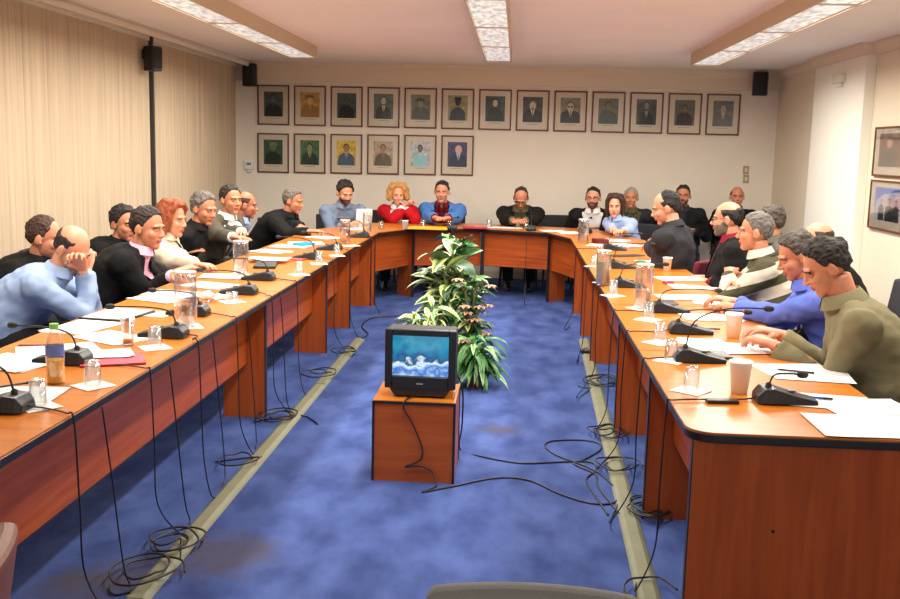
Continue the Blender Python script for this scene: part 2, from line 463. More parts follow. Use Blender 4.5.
    ring = lambda p, r, rr: [bm.verts.new(p+V((1, 0, 0))*(math.cos(t)*r)+axn.cross(V((1, 0, 0)))*(math.sin(t)*rr)) for t in [PI/2+.16+(2*PI-.32)*k/(n-1) for k in range(n)]]
    r1 = ring(NB-axn*.012, .074*s, .072*s); r2 = ring(NB+axn*.058, .062*s, .062*s); r3 = ring(NB+axn*.056, .066*s, .066*s); r4 = ring(NB+axn*.006, .088*s, .086*s)
    for A, Bq in ((r1, r2), (r2, r3), (r3, r4)):
        for k in range(n-1): bm.faces.new((A[k], A[k+1], Bq[k+1], Bq[k]))
    # axn x X points backwards or forwards; the opening must face forwards
    if axn.cross(V((1, 0, 0))).y < 0:
        for v_ in bm.verts:
            q = v_.co-NB; t = q.dot(axn); w_ = q-axn*t; w_ = V((w_.x, -w_.y, -w_.z)); v_.co = NB+axn*t+w_
    obj('collar', bm, shirt if not isinstance(shirt, (list, tuple)) else shirt[0], g, smooth=True)
    if tie:
        tm, = [tie]
        bvh = BVHTree.FromPolygons([v.co for v in so.data.vertices], [p.vertices for p in so.data.polygons])
        def surf(x, u, off):
            o_ = sp(u)+V((x, 0, 0)); hit = bvh.ray_cast(o_+fwd*.18*s, -fwd)
            return (hit[0] if hit[0] else o_+fwd*.12)+fwd*off
        bm = nb()
        us = [.99, .95, .9, .8, .7, .6, .5, .42, .36]; ws = [.016, .02, .012, .016, .02, .024, .028, .03, .004]
        A = [[bm.verts.new(surf(x, u, .006 if abs(x) > 0 else .011)) for x in (-w_, 0, w_)] for u, w_ in zip(us, ws)]
        for p, q in zip(A, A[1:]):
            for k in (0, 1): bm.faces.new((p[k], p[k+1], q[k+1], q[k]))
        obj('tie', bm, tm, g, smooth=True)
    if jacket:
        jb = wrinkle(voxel(body_geo(.021, sleeves=.86), .0095, 12), .0075)
        def uof(p): return (p-HP).dot(ax)/(NB-HP).length
        def wv(u): return vw*max(0, (u-vlow)/(1.0-vlow))
        kill = []
        for f in jb.faces:
            c = f.calc_center_median(); u = uof(c)
            if abs(c.x) < wv(u) and .02 < (c-sp(u)).dot(fwd) < .175*s*max(1, fat): kill.append(f)
            elif u > .97 and ((c-NB)-ax*(c-NB).dot(ax)).length < .074*s and (c-NB).dot(fwd) > -.09: kill.append(f)
        full = jb.copy(); bvh = BVHTree.FromBMesh(full); full.free()
        bmesh.ops.delete(jb, geom=kill, context='FACES')
        jo = obj('jacket', jb, jacket, g, smooth=True)
        sol = jo.modifiers.new('thickness', 'SOLIDIFY'); sol.thickness = .004; sol.offset = -1
        # lapels
        for sd in (-1, 1):
            bm = nb(); A = []
            for k in range(12):
                u = vlow+.02+(1.0-vlow-.04)*k/11; w0 = wv(u)-.003; wid = .038*math.sin(PI*min(1, (k+1)/12)*.62)+.004
                row = []
                for j in range(4):
                    x = sd*(w0+wid*j/3); o_ = sp(u)+V((x, 0, 0)); hit = bvh.ray_cast(o_+fwd*.19*s, -fwd)
                    p = (hit[0] if hit[0] else o_+fwd*.12)+fwd*(.009-.002*j)
                    row.append(bm.verts.new(p))
                A.append(row)
            for p, q in zip(A, A[1:]):
                for k in range(3): bm.faces.new((p[k], p[k+1], q[k+1], q[k]))
            lo = obj('lapel', bm, jacket, jo, smooth=True)
            sl = lo.modifiers.new('t', 'SOLIDIFY'); sl.thickness = .003
    # ---- hair
    style, hc, ln = hair[0], hair[1], hair[2] if len(hair) > 2 else .012
    hb_ = make_hair(hk, style if style in ('short', 'bald', 'receding', 'thin') else 'short', ln, random.random()*40, .003+ln*.18)
    if long:
        bm = nb(); lz, fl = long   # how low, fluff
        loft(bm, [(0, -.03, .10), (0, -.075, .05), (0, -.088, -.03), (0, -.082, lz)], [(.05, .03), (.086, .045), (.092+fl, .04+fl), (.07+fl, .028)], side=(1, 0, 0), n=18)
        for sd in (-1, 1):
            loft(bm, [(sd*.03, .052, .118), (sd*.066, .045, .085), (sd*.085, .022, .03), (sd*(.09+fl), .012, -.03), (sd*(.085+fl), .0, lz)], [.018, .024, .026+fl*.5, .027+fl, .018+fl*.6], n=12)
            loft(bm, [(0, 0, .122), (sd*.06, -.02, .10), (sd*.088, -.035, .04), (sd*(.088+fl), -.045, lz)], [.02, .035+fl*.5, .034+fl, .022+fl*.6], n=12)
        lm = voxel(bm, .007, 2)
        b2 = bmesh.new(); b2.from_mesh(lm); b2.normal_update()
        for v_ in b2.verts:
            p = v_.co
            v_.co = p+v_.normal*(noise.noise(V((p.x*45, p.y*45, p.z*22)))*(.009+fl*.35)+noise.noise(V((p.x*110, p.y*110, p.z*50)))*.004)
        m2 = bpy.data.meshes.new('l'); b2.to_mesh(m2); b2.free()
        add_mesh(hb_, m2, Matrix.Diagonal((.93, 1, 1, 1)))
    hb_.transform(HM4)
    obj('hair', hb_, HM[hc], g, smooth=True)
    if beard:
        bb = make_beard(hk, beard[1], beard[2] if len(beard) > 2 else True); bb.transform(HM4)
        obj('beard', bb, HM[beard[0]], g, smooth=True)
    if glasses:
        bm = nb()
        for sd in (-1, 1):
            c = V((sd*.032, .1, .0)); pts = [c+V((math.cos(t)*.022, -abs(math.cos(t)*.004), math.sin(t)*.015)) for t in [2*PI*k/14 for k in range(15)]]
            loft(bm, pts, .0018, n=5)
            loft(bm, [(sd*.053, .097, .004), (sd*.078, .06, .006), (sd*.086, .0, .008)], .002, n=5)
        loft(bm, [(-.011, .101, .003), (0, .105, .006), (.011, .101, .003)], .0018, n=5)
        bm.transform(HM4); obj('eyeglasses', bm, BLK, g, smooth=True)
    if chair: CHAIRS.append((root_loc, rz, chair_mat, cdesc or label))
    return g
# cloths
c = clothmat
def plaid(key, c1, c2):
    m = c(key, c1); nt = m.node_tree; N = nt.nodes; b = N['Principled BSDF']
    tc = N.new('ShaderNodeTexCoord'); ch = []
    for ax_, sc in (('X', 5.5), ('Z', 5.5)):
        w = N.new('ShaderNodeTexWave'); w.bands_direction = ax_; w.inputs['Scale'].default_value = sc
        nt.links.new(tc.outputs['Object'], w.inputs[0]); ch.append(w)
    mt = N.new('ShaderNodeMath'); mt.operation = 'MULTIPLY'
    nt.links.new(ch[0].outputs['Fac'], mt.inputs[0]); nt.links.new(ch[1].outputs['Fac'], mt.inputs[1])
    r = N.new('ShaderNodeValToRGB'); r.color_ramp.elements[0].color = srgb(*c1); r.color_ramp.elements[1].color = srgb(*c2)
    r.color_ramp.elements[0].position = .15; r.color_ramp.elements[1].position = .6
    nt.links.new(mt.outputs[0], r.inputs[0]); nt.links.new(r.outputs[0], b.inputs['Base Color'])
    return m
BLUE1 = c('light_blue', (150, 170, 205)); PINK = c('pink', (226, 176, 196)); CRM = c('cream', (214, 200, 178)); WHT = c('white', (232, 230, 226))
BLKJ = c('black_jumper', (26, 26, 26)); GREYS = c('grey_suit', (86, 80, 68)); PBLUE = c('pale_blue', (160, 178, 215)); BG = c('blue_grey', (120, 134, 156))
RED = c('red', (178, 18, 30)); SKY = c('sky_blue', (78, 128, 196)); NAVY = c('navy', (24, 30, 46)); OLIVE = c('olive', (126, 118, 88)); BLUS = c('royal_blue', (92, 112, 200))
DGREY = c('dark_grey', (44, 44, 48)); KHAKI = c('khaki_print', (92, 90, 62), var=.5, vscale=40); PLAID = plaid('red_plaid', (120, 14, 24), (30, 14, 40))
STR_W = c('stripe_white', (205, 192, 172)); STR_O = c('stripe_olive', (74, 72, 50)); DRED = c('dark_red', (128, 30, 44)); GRNG = c('grey_green', (100, 98, 88)); BLACKT = c('black_top', (20, 20, 22))
TIE_W = c('tie_light', (206, 196, 176)); TIE_R = c('tie_red', (150, 26, 34)); TIE_P = c('tie_purple', (110, 30, 60))
LEFT, BACK, RIGHT = 0, -90, 180
def striped(c1, c2):
    m = c('stripes', c1); nt = m.node_tree; N = nt.nodes; b = N['Principled BSDF']
    tc = N.new('ShaderNodeTexCoord'); mp = N.new('ShaderNodeMapping'); mp.inputs['Rotation'].default_value = (R(20), 0, 0)
    w = N.new('ShaderNodeTexWave'); w.bands_direction = 'Z'; w.inputs['Scale'].default_value = 2.5; w.inputs['Distortion'].default_value = .6; w.inputs['Detail Scale'].default_value = .6
    r = N.new('ShaderNodeValToRGB'); r.color_ramp.interpolation = 'CONSTANT'
    r.color_ramp.elements[0].color = srgb(*c1); r.color_ramp.elements[1].color = srgb(*c2); r.color_ramp.elements[1].position = .58
    nt.links.new(tc.outputs['Object'], mp.inputs[0]); nt.links.new(mp.outputs[0], w.inputs[0]); nt.links.new(w.outputs['Fac'], r.inputs[0]); nt.links.new(r.outputs[0], b.inputs['Base Color'])
    return m
STRIPED = striped((205, 192, 172), (74, 72, 50))
person('bald man in light blue shirt, forehead on clasped hands, elbows on left table', (72, 249), 5.2, 8, BLUE1, ('bald', 'dbrown', .003),
       [('y', 88, 267, 5.12), ('y', 99, 264, 5.28)], yaw=-22, pitch=-34, tone=0, hmode='clasp', pole=[(-.2, .3, -1), (.2, .3, -1)], s=1.08, hs=1.05, fat=1.15)
person('dark haired man half hidden behind the bald man in light blue', (45, 238), 5.75, 0, SUITB, ('thin', 'brown', .006), ['lap', 'lap'], yaw=5, pitch=-10, tone=1, hs=1.08)
person('person with dark hair tucked behind the man in black suit and pink shirt', (124, 224), 6.9, 0, BLACKT, ('short', 'black', .014), ['lap', 'lap'], yaw=-30, pitch=-5, tone=1, hs=1.08)
person('man in black suit over open pink shirt, hands joined on left table', (148, 228), 6.1, 5, PINK, ('short', 'dbrown', .009),
       [('t', 182, 276), ('t', 190, 271)], jacket=SUITB, yaw=-22, pitch=-8, tone=1, hmode='curl', s=1.1, hs=1.12, fat=1.15, vw=.055, vlow=.35)
person('woman with reddish hair in cream jacket on left side', (172, 219), 6.95, 0, CRM, ('short', 'red', .018), [('t', 200, 270), ('t', 205, 266)], jacket=CRM, hk='f', yaw=-15, pitch=-8,
       tone=0, hmode='curl', long=(-.10, .006), s=.98, hs=1.1, vw=.05, vlow=.5)
person('grey haired man in black jumper on left side', (204, 209), 7.75, 0, BLKJ, ('short', 'grey', .013), ['lap', 'lap'], yaw=-28, pitch=-12, tone=1, s=1.1, hs=1.1, fat=1.2)
person('man in grey suit with long light tie on left side, facing the camera', (231, 200), 8.55, -18, WHT, ('short', 'dbrown', .008), [('t', 262, 258), ('t', 269, 253)], jacket=GREYS, yaw=-22, pitch=-3,
       tone=1, tie=TIE_W, s=1.1, hs=1.1, fat=1.1, vw=.06, vlow=.2)
person('man in pale blue shirt partly hidden behind the grey suit man', (246, 205), 9.15, -8, PBLUE, ('bald', 'brown', .005), ['lap', 'lap'], yaw=20, pitch=-8, tone=2, s=1.08, hs=1.05)
person('grey haired man in black jacket leaning over papers near left corner', (293, 201), 9.85, -12, BLKJ, ('short', 'grey', .010), [('t', 313, 235), ('t', 316, 232)], jacket=SUITB, yaw=0, pitch=-12,
       tone=1, hmode='curl', s=1.1, hs=1.05, vw=.03, vlow=.6)
person('dark bearded man in blue grey shirt reading at left corner', (345, 193), 10.75, -70, BG, ('short', 'black', .018), [('y', 358, 224, 10.5), ('y', 347, 227, 10.45)], yaw=12, pitch=-20, tone=0, hmode='curl',
       beard=('stub', .002), s=1.1, hs=1.06)
person('blonde woman in red jacket with hands clasped at her mouth', (398, 195), 11.35, -86, WHT, ('short', 'blonde', .02), [('y', 404, 206, 11.2), ('y', 409, 205, 11.2)], jacket=RED, hk='f', tone=3, hmode='clasp', yaw=8, pitch=-6,
       pole=[(-.5, .1, -1), (.5, .1, -1)], long=(-.055, .014), s=1.03, hs=1.08, vw=.07, vlow=.3)
person('man in sky blue jacket over red plaid shirt, middle of back table', (442, 192), 11.5, -92, PLAID, ('short', 'dbrown', .007), [('t', 433, 226.5), ('t', 447, 226.5)], pole=[(-.55, -.35, -.75), (.55, -.35, -.75)], jacket=SKY, yaw=0, pitch=-4, tone=0, s=1.14, hs=1.08,
       fat=1.1, vw=.085, vlow=.1)
person('balding man in black jacket looking down at back table', (521, 198), 11.55, -90, KHAKI, ('receding', 'brown', .005), [('t', 509, 227.5), ('t', 524, 227.5)], pole=[(-.55, -.35, -.75), (.55, -.35, -.75)], jacket=SUITB, yaw=0, pitch=-38, tone=1, glasses=True, s=1.14, hs=1.06, vw=.07, vlow=.2)
person('man with glasses and goatee in black blazer over white shirt', (593, 198), 11.45, -100, WHT, ('short', 'black', .006), ['lap', 'lap'], jacket=SUITB, yaw=0, pitch=-3, tone=0, glasses=True, beard=('stub', .0015),
       s=1.1, hs=1.07, fat=1.25, vw=.12, vlow=-.1)
person('brown haired woman in light blue blouse at right corner', (615, 206), 10.7, -135, PBLUE, ('short', 'brown', .016), [('t', 612, 239), ('t', 619, 238)], hk='f', tone=3, hmode='curl', yaw=35, pitch=-6, long=(-.12, -.004), s=1.0, hs=1.06)
person('white haired man in dark jacket seated against back wall', (631, 198), 11.85, -95, KHAKI, ('short', 'white', .008), ['lap', 'lap'], jacket=DGREY, yaw=-5, tone=1, s=1.08, hs=1.02, vw=.13, vlow=0)
person('dark haired man in black jacket seated against back wall', (683, 196), 11.6, -100, DGREY, ('short', 'black', .007), ['lap', 'lap'], jacket=SUITB, yaw=0, tone=2, beard=('stub', .001), s=1.1, hs=1.06, vw=.05, vlow=.5)
person('bald man in black, rightmost along the back wall', (737, 197), 11.9, -95, BLACKT, ('bald', 'dbrown', .004), ['lap', 'lap'], yaw=0, tone=1, s=1.1, hs=1.02)
person('balding man in dark suit and red tie leaning over papers on right table', (666, 208), 7.7, 150, DGREY, ('receding', 'black', .008), [('t', 640, 250), ('t', 638, 243)], jacket=DGREY, yaw=24, pitch=-18, tone=0, tie=TIE_R,
       hmode='curl', s=1.12, hs=1.08, chair_mat='burgundy', vw=.06, vlow=.3)
person('bald man with glasses and grey beard in black jacket on right side', (727, 219), 7.05, 172, DRED, ('bald', 'black', .008), ['lap', 'lap'], jacket=SUITB, yaw=-8, pitch=-5, tone=0, glasses=True, beard=('grey', .004), s=1.05, hs=1.02, tie=TIE_P,
       fat=1.25, vw=.07, vlow=.2)
person('grey haired man in striped olive and white jumper, arms folded', (755, 232), 6.25, 170, STRIPED, ('short', 'grey', .009), [('l', .12, .33, .86), ('l', -.12, .30, .80)], yaw=-2, pitch=-3, tone=1, s=1.06, hs=1.02, fat=1.3,
       hmode='flat', pole=[(-.8, .1, -.6), (.8, .1, -.6)])
person('grey haired man seated behind the man in striped jumper', (770, 222), 7.9, 178, GRNG, ('short', 'sp', .012), ['lap', 'lap'], yaw=-5, tone=1, hs=1.05)
person('bald man almost hidden behind the man in royal blue shirt', (816, 241), 6.5, 175, BLACKT, ('bald', 'brown', .004), ['lap', 'lap'], yaw=10, tone=0, hs=1.02)
person('man with brown grey hair in royal blue shirt holding papers on right side', (797, 256), 5.05, 172, BLUS, ('short', 'sp', .014), [('t', 721, 306), ('t', 722, 300)], yaw=10, pitch=-24, tone=1, hmode='curl', s=1.14, hs=.99, fat=1.1)
person('dark haired man in olive shirt reading, hands on right table', (826, 267), 4.2, 170, OLIVE, ('short', 'dbrown', .014), [('t', 758, 343), ('t', 762, 333)], yaw=6, pitch=-30, tone=1, hmode='curl', s=1.18, hs=.99, fat=1.25)
# ================================================================== the room
XL, XR, YB, ZC, Y0 = -3.53, 3.12, 12.5, 2.6, -1.5
def st(name, bm, m, **k): return tag(obj(name, bm, m, **k), kind='structure')
# carpet
m = bpy.data.materials.new('blue_carpet'); m.use_nodes = True; nt = m.node_tree; N = nt.nodes; L_ = nt.links.new; b = N['Principled BSDF']
b.inputs['Roughness'].default_value = .95; b.inputs['Specular IOR Level'].default_value = .15
tc = N.new('ShaderNodeTexCoord')
def noi(sc, det, dist=0, vec=None):
    n = N.new('ShaderNodeTexNoise'); n.inputs['Scale'].default_value = sc; n.inputs['Detail'].default_value = det; n.inputs['Distortion'].default_value = dist
    L_(vec or tc.outputs['Object'], n.inputs['Vector']); return n
mpn = N.new('ShaderNodeMapping'); mpn.inputs['Scale'].default_value = (2.2, 1.2, 1); mpn.inputs['Rotation'].default_value = (0, 0, R(8)); L_(tc.outputs['Object'], mpn.inputs[0])
n1 = noi(2.6, 9, .1, mpn.outputs[0]); r1 = N.new('ShaderNodeValToRGB'); e = r1.color_ramp.elements
e[0].position = .34; e[1].position = .66; e[0].color = (.034, .056, .185, 1); e[1].color = (.072, .112, .31, 1)
L_(n1.outputs['Fac'], r1.inputs[0])
n2 = noi(260, 3); r2 = N.new('ShaderNodeValToRGB'); r2.color_ramp.elements[0].color = (.6, .6, .6, 1); r2.color_ramp.elements[1].color = (1.3, 1.3, 1.3, 1); L_(n2.outputs['Fac'], r2.inputs[0])
mx = N.new('ShaderNodeMix'); mx.data_type = 'RGBA'; mx.blend_type = 'MULTIPLY'; mx.inputs['Factor'].default_value = .5
L_(r1.outputs[0], mx.inputs['A']); L_(r2.outputs[0], mx.inputs['B'])
last = mx.outputs['Result']
for (sx, sy, sr) in ((-1.12, 3.68, .22), (-1.42, 3.42, .16), (-1.55, 3.3, .14), (-.05, 5.6, .1)):
    vm = N.new('ShaderNodeVectorMath'); vm.operation = 'DISTANCE'; vm.inputs[1].default_value = (sx, sy, 0)
    n3 = noi(9, 4); ma = N.new('ShaderNodeMath'); ma.operation = 'MULTIPLY_ADD'; ma.inputs[1].default_value = .35; L_(n3.outputs['Fac'], ma.inputs[0])
    L_(tc.outputs['Object'], vm.inputs[0]); L_(vm.outputs['Value'], ma.inputs[2])
    mr = N.new('ShaderNodeMapRange'); mr.inputs['From Min'].default_value = sr+.24; mr.inputs['From Max'].default_value = sr+.08; mr.inputs['To Max'].default_value = .75
    L_(ma.outputs[0], mr.inputs[0])
    m2 = N.new('ShaderNodeMix'); m2.data_type = 'RGBA'; L_(mr.outputs[0], m2.inputs['Factor']); L_(last, m2.inputs['A']); m2.inputs['B'].default_value = (.075, .062, .085, 1); last = m2.outputs['Result']
L_(last, b.inputs['Base Color'])
bp = N.new('ShaderNodeBump'); bp.inputs['Strength'].default_value = .5; bp.inputs['Distance'].default_value = .006; L_(n2.outputs['Fac'], bp.inputs['Height']); L_(bp.outputs[0], b.inputs['Normal'])
CARPET = m
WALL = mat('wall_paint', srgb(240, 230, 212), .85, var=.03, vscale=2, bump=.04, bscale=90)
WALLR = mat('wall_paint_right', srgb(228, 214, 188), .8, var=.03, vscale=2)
COLM = mat('pilaster_paint', srgb(240, 236, 222), .75)
CEIL = mat('ceiling_paint', srgb(244, 238, 226), .9, var=.03, vscale=1.5)
TRIM = mat('moulding_paint', srgb(226, 208, 180), .7)
bm = nb(); box(bm, XL, XR, Y0, YB, -.1, 0); st('floor', bm, CARPET)
bm = nb(); box(bm, XL-.1, XR+.1, Y0, YB, ZC, ZC+.1); st('ceiling', bm, CEIL)
bm = nb(); box(bm, XL-.1, XR+.1, YB, YB+.12, 0, ZC+.1); st('wall_back', bm, WALL)
bm = nb(); box(bm, XL-.12, XL, Y0, YB, 0, ZC); st('wall_left', bm, WALL)
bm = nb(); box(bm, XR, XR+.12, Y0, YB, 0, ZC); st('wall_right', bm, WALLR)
bm = nb(); box(bm, XL, XR, YB-.05, YB, 2.37, ZC); st('trim_1', bm, TRIM)          # shallow beam over the portraits
bm = nb(); box(bm, XR-.09, XR, 9.2, 10.72, 0, ZC-.002); st('trim_2', bm, COLM, bevel=.004)   # pilaster
def cornice(pts, name):
    prof = [(0, -.10), (.018, -.10), (.022, -.07), (.05, -.035), (.055, -.012), (.075, -.01), (.075, 0), (0, 0)]
    bm = nb(); rings = []
    for (x, y, nx, ny) in pts: rings.append([bm.verts.new((x+nx*a, y+ny*a, ZC+z)) for a, z in prof])
    for p, q in zip(rings, rings[1:]):
        for k in range(len(prof)): bm.faces.new((p[k], p[(k+1) % len(prof)], q[(k+1) % len(prof)], q[k]))
    st(name, bm, TRIM)
cornice([(XR, Y0, -1, 0), (XR, 9.2, -1, -1), (XR-.09, 9.2, -1, -1), (XR-.09, 10.72, -1, 1), (XR, 10.72, -1, 1), (XR, YB-.05, -1, -1)], 'trim_3')
cornice([(XR, YB-.05, -1, -1), (XL, YB-.05, 1, -1)], 'trim_4')
bm = nb(); box(bm, XL, XL+.012, Y0, YB, 0, .09); st('baseboard_left', bm, TRIM)
bm = nb(); box(bm, XL, XR, YB-.012, YB, 0, .09); st('baseboard_back', bm, TRIM)
bm = nb(); box(bm, XR-.012, XR, Y0, 9.2, 0, .09); box(bm, XR-.012, XR, 10.72, YB, 0, .09); st('baseboard_right', bm, TRIM)
# vertical blinds on the left wall: slats set edge to edge, hung from a rail
BLIND = mat('blind_fabric', srgb(196, 176, 148), .9, var=.16, vscale=5, stretch=(1, 6, .15), bump=.15, bscale=300)
def blind(name_label, y0, y1, x, z0, w=.09, ang=24):
    t = empty('vertical_blind', (x, (y0+y1)/2, 0), 0, name_label, 'blind')
    n = int((y1-y0)/w); bm = nb()
    for k in range(n):
        yc = y0+(k+.5)*(y1-y0)/n-(y0+y1)/2; a = R(ang+random.uniform(-4, 4))
        dx, dy = math.sin(a)*w*.56, math.cos(a)*w*.56
        vs = []
        for z in (z0, ZC-.07):
            for q in range(5):
                f = q/2-1; cv = .006*(1-f*f)
                vs.append(bm.verts.new((f*dx+cv, yc+f*dy, z)))
        for q in range(4): bm.faces.new((vs[q], vs[q+1], vs[5+q+1], vs[5+q]))
    o = obj('slats', bm, BLIND, t, smooth=False); sl = o.modifiers.new('t', 'SOLIDIFY'); sl.thickness = .0015
    bm = nb(); box(bm, -.03, .03, -(y1-y0)/2, (y1-y0)/2, ZC-.07, ZC-.025); obj('head_rail', bm, CREAM, t, bevel=.004)
    return t
blind('wide cream vertical blind covering the near part of the left wall', 1.2, 8.42, XL+.07, .72)
blind('narrow cream vertical blind between the wide blind and the dark gap', 8.5, 9.40, XL+.04, .72, .09, 14)
blind('cream vertical blind on the left wall next to the back corner', 9.5, 12.3, XL+.04, .72)
bm = nb(); box(bm, XL, XL+.085, 9.42, 9.455, 0, ZC); st('trim_5', bm, mat('blind_gap_dark', (.05, .045, .04, 1), .5))  # thin dark strip added to draw the dark gap between the blinds
bm = nb(); box(bm, XL, XL+.26, Y0, 12.4, ZC-.025, ZC); box(bm, XL+.235, XL+.26, Y0, 12.4, ZC-.075, ZC-.02); st('trim_6', bm, mat('pelmet_white', srgb(216, 208, 192), .6))
# radiators under the blinds
def radiator(y0, lab):
    t = empty('radiator', (XL+.09, y0+.6, 0), 0, lab, 'radiator', 'radiators under the blinds'); bm = nb()
    for k in range(20): box(bm, -.045, .045, -.6+k*.06, -.6+k*.06+.045, .14, .68)
    obj('fins', bm, WHITEP, t, bevel=.008)
    bm = nb()
    for z in (.19, .63): loft(bm, [(0, -.6, z), (0, .62, z)], .018, n=8)
    for y in (-.5, .5): box(bm, -.03, .03, y-.02, y+.02, 0, .2)
    obj('pipe', bm, WHITEP, t)
radiator(5.3, 'white ribbed radiator under the near blind, left of the bald man in light blue'); radiator(7.0, 'white ribbed radiator under the near blind, behind the woman in cream jacket')
# ------------------------------------------------------------------ ceiling lights
LENS = bpy.data.materials.new('louvre_lens'); LENS.use_nodes = True; nt = LENS.node_tree; N = nt.nodes; b = N['Principled BSDF']
tc = N.new('ShaderNodeTexCoord'); mp = N.new('ShaderNodeMapping'); mp.inputs['Scale'].default_value = (14, 5, 1); nt.links.new(tc.outputs['Object'], mp.inputs[0])
n = N.new('ShaderNodeTexNoise'); n.inputs['Scale'].default_value = 1.5; n.inputs['Detail'].default_value = 6; nt.links.new(mp.outputs[0], n.inputs['Vector'])
r = N.new('ShaderNodeValToRGB'); r.color_ramp.elements[0].position = .35; r.color_ramp.elements[1].position = .6
r.color_ramp.elements[0].color = (.30, .32, .36, 1); r.color_ramp.elements[1].color = (1, .98, .90, 1)
nt.links.new(n.outputs['Fac'], r.inputs[0]); nt.links.new(r.outputs[0], b.inputs['Emission Color']); b.inputs['Emission Strength'].default_value = .62
b.inputs['Base Color'].default_value = (.6, .6, .6, 1); b.inputs['Roughness'].default_value = .25
HOUS = mat('light_housing', srgb(206, 186, 156), .6)
LIGHTE = 35
def fixture(x, lab, y0=3.4, y1=10.42, w=.24):
    t = empty('ceiling_light', (x, y0, 2.48), 0, lab, 'ceiling light', 'long ceiling lights')
    Ln = y1-y0; bm = nb()
    box(bm, -w/2-.012, -w/2, 0, Ln, 0, .119); box(bm, w/2, w/2+.012, 0, Ln, 0, .119)
    box(bm, -w/2, w/2, 0, .012, 0, .119); box(bm, -w/2, w/2, Ln-.012, Ln, 0, .119); box(bm, -w/2, w/2, 0, Ln, .08, .119)
    obj('housing', bm, HOUS, t)
    nseg = 5; sg = Ln/nseg
    for k in range(nseg):
        bm = nb(); box(bm, -w/2+.004, w/2-.004, k*sg+.02, (k+1)*sg-.02, .012, .018); obj('lens', bm, LENS, t)
        bm = nb(); box(bm, -w/2, w/2, (k+1)*sg-.018, (k+1)*sg+.018 if k < nseg-1 else (k+1)*sg-.013, .006, .05); obj('divider', bm, HOUS, t)
        la = bpy.data.lights.new('tube_lamp', 'AREA'); la.shape = 'RECTANGLE'; la.size = w*.8; la.size_y = sg*.9; la.energy = LIGHTE; la.color = (1, .95, .86); la.spread = R(172)
        lo = bpy.data.objects.new('tube_lamp', la); C.objects.link(lo); lo.parent = t; lo.location = (0, (k+.5)*sg, .008)
fixture(-2.21, 'long louvred ceiling light box on the left, beside the blinds')
fixture(-.215, 'long louvred ceiling light box over the middle aisle')
fixture(1.84, 'long louvred ceiling light box over the right table')
# ------------------------------------------------------------------ speakers and wall devices
def speaker(loc, rz, lab, arm):
    t = empty('wall_speaker', loc, rz, lab, 'speaker', 'black wall speakers')
    t.scale = (.86 if rz else 1.05,)*3; bm = nb(); prism(bm, [(-.07, .07), (-.085, -.03), (-.06, -.08), (.06, -.08), (.085, -.03), (.07, .07)], -.13, .13)
    obj('cabinet', bm, BLK, t, bevel=.012)
    bm = nb(); box(bm, -.055, .055, -.092, -.082, -.105, .105); obj('grille', bm, mat('speaker_grille', (.02, .02, .022, 1), .8, bump=.6, bscale=400), t, bevel=.01)
    bm = nb(); loft(bm, [(0, .05, .02), (0, arm, .05)], .012, n=8); box(bm, -.03, .03, arm-.005, arm+.012, 0, .1); obj('bracket', bm, BLK, t)
p = ony(250, 75, 12.28); speaker(p, 0, 'black wall speaker in the back left corner, beside the top row of portraits', .15)
p = ony(760, 84, 12.28); speaker(p, 0, 'black wall speaker right of the last portrait on the back wall', .15)
speaker((-3.37, 9.22, 2.35), R(60), 'black wall speaker on the left wall between the two blinds', .12)
p = ony(249, 165, YB-.03); t = empty('thermostat', p, 0, 'small white thermostat left of the lower row of portraits', 'thermostat')
bm = nb(); box(bm, -.055, .055, -.015, .03, -.055, .055); obj('casing', bm, WHITEP, t, bevel=.006)
bm = nb(); box(bm, -.028, .028, -.018, -.014, .0, .03); obj('display', bm, mat('lcd_grey', (.2, .22, .18, 1), .3), t)
bm = nb(); box(bm, -.03, .03, .0, .03, -.09, -.056); obj('base', bm, CREAM, t)
for i, py in enumerate((170, 179)):
    p = ony(746, py, YB-.006); t = empty('light_switch', p, 0, ['upper', 'lower'][i]+' of the two beige switches on the back wall above the bald man in black', 'switch', 'switches on the back wall')
    bm = nb(); box(bm, -.035, .035, -.006, .006, -.05, .05); obj('plate', bm, mat('switch_beige', srgb(176, 158, 116), .5), t, bevel=.003)
    bm = nb(); box(bm, -.015, .015, -.010, -.006, -.022, .022); obj('rocker', bm, CREAM, t)
t = empty('alarm_sounder', (XR-.09, 9.87, 2.33), 0, 'small beige box high on the white pilaster', 'wall box')
bm = nb(); box(bm, -.05, 0, -.14, .14, -.035, .045); obj('casing', bm, CREAM, t, bevel=.01); bm = nb(); box(bm, -.04, 0, -.08, .04, -.07, -.035); obj('lamp_cover', bm, WHITEP, t, bevel=.006)
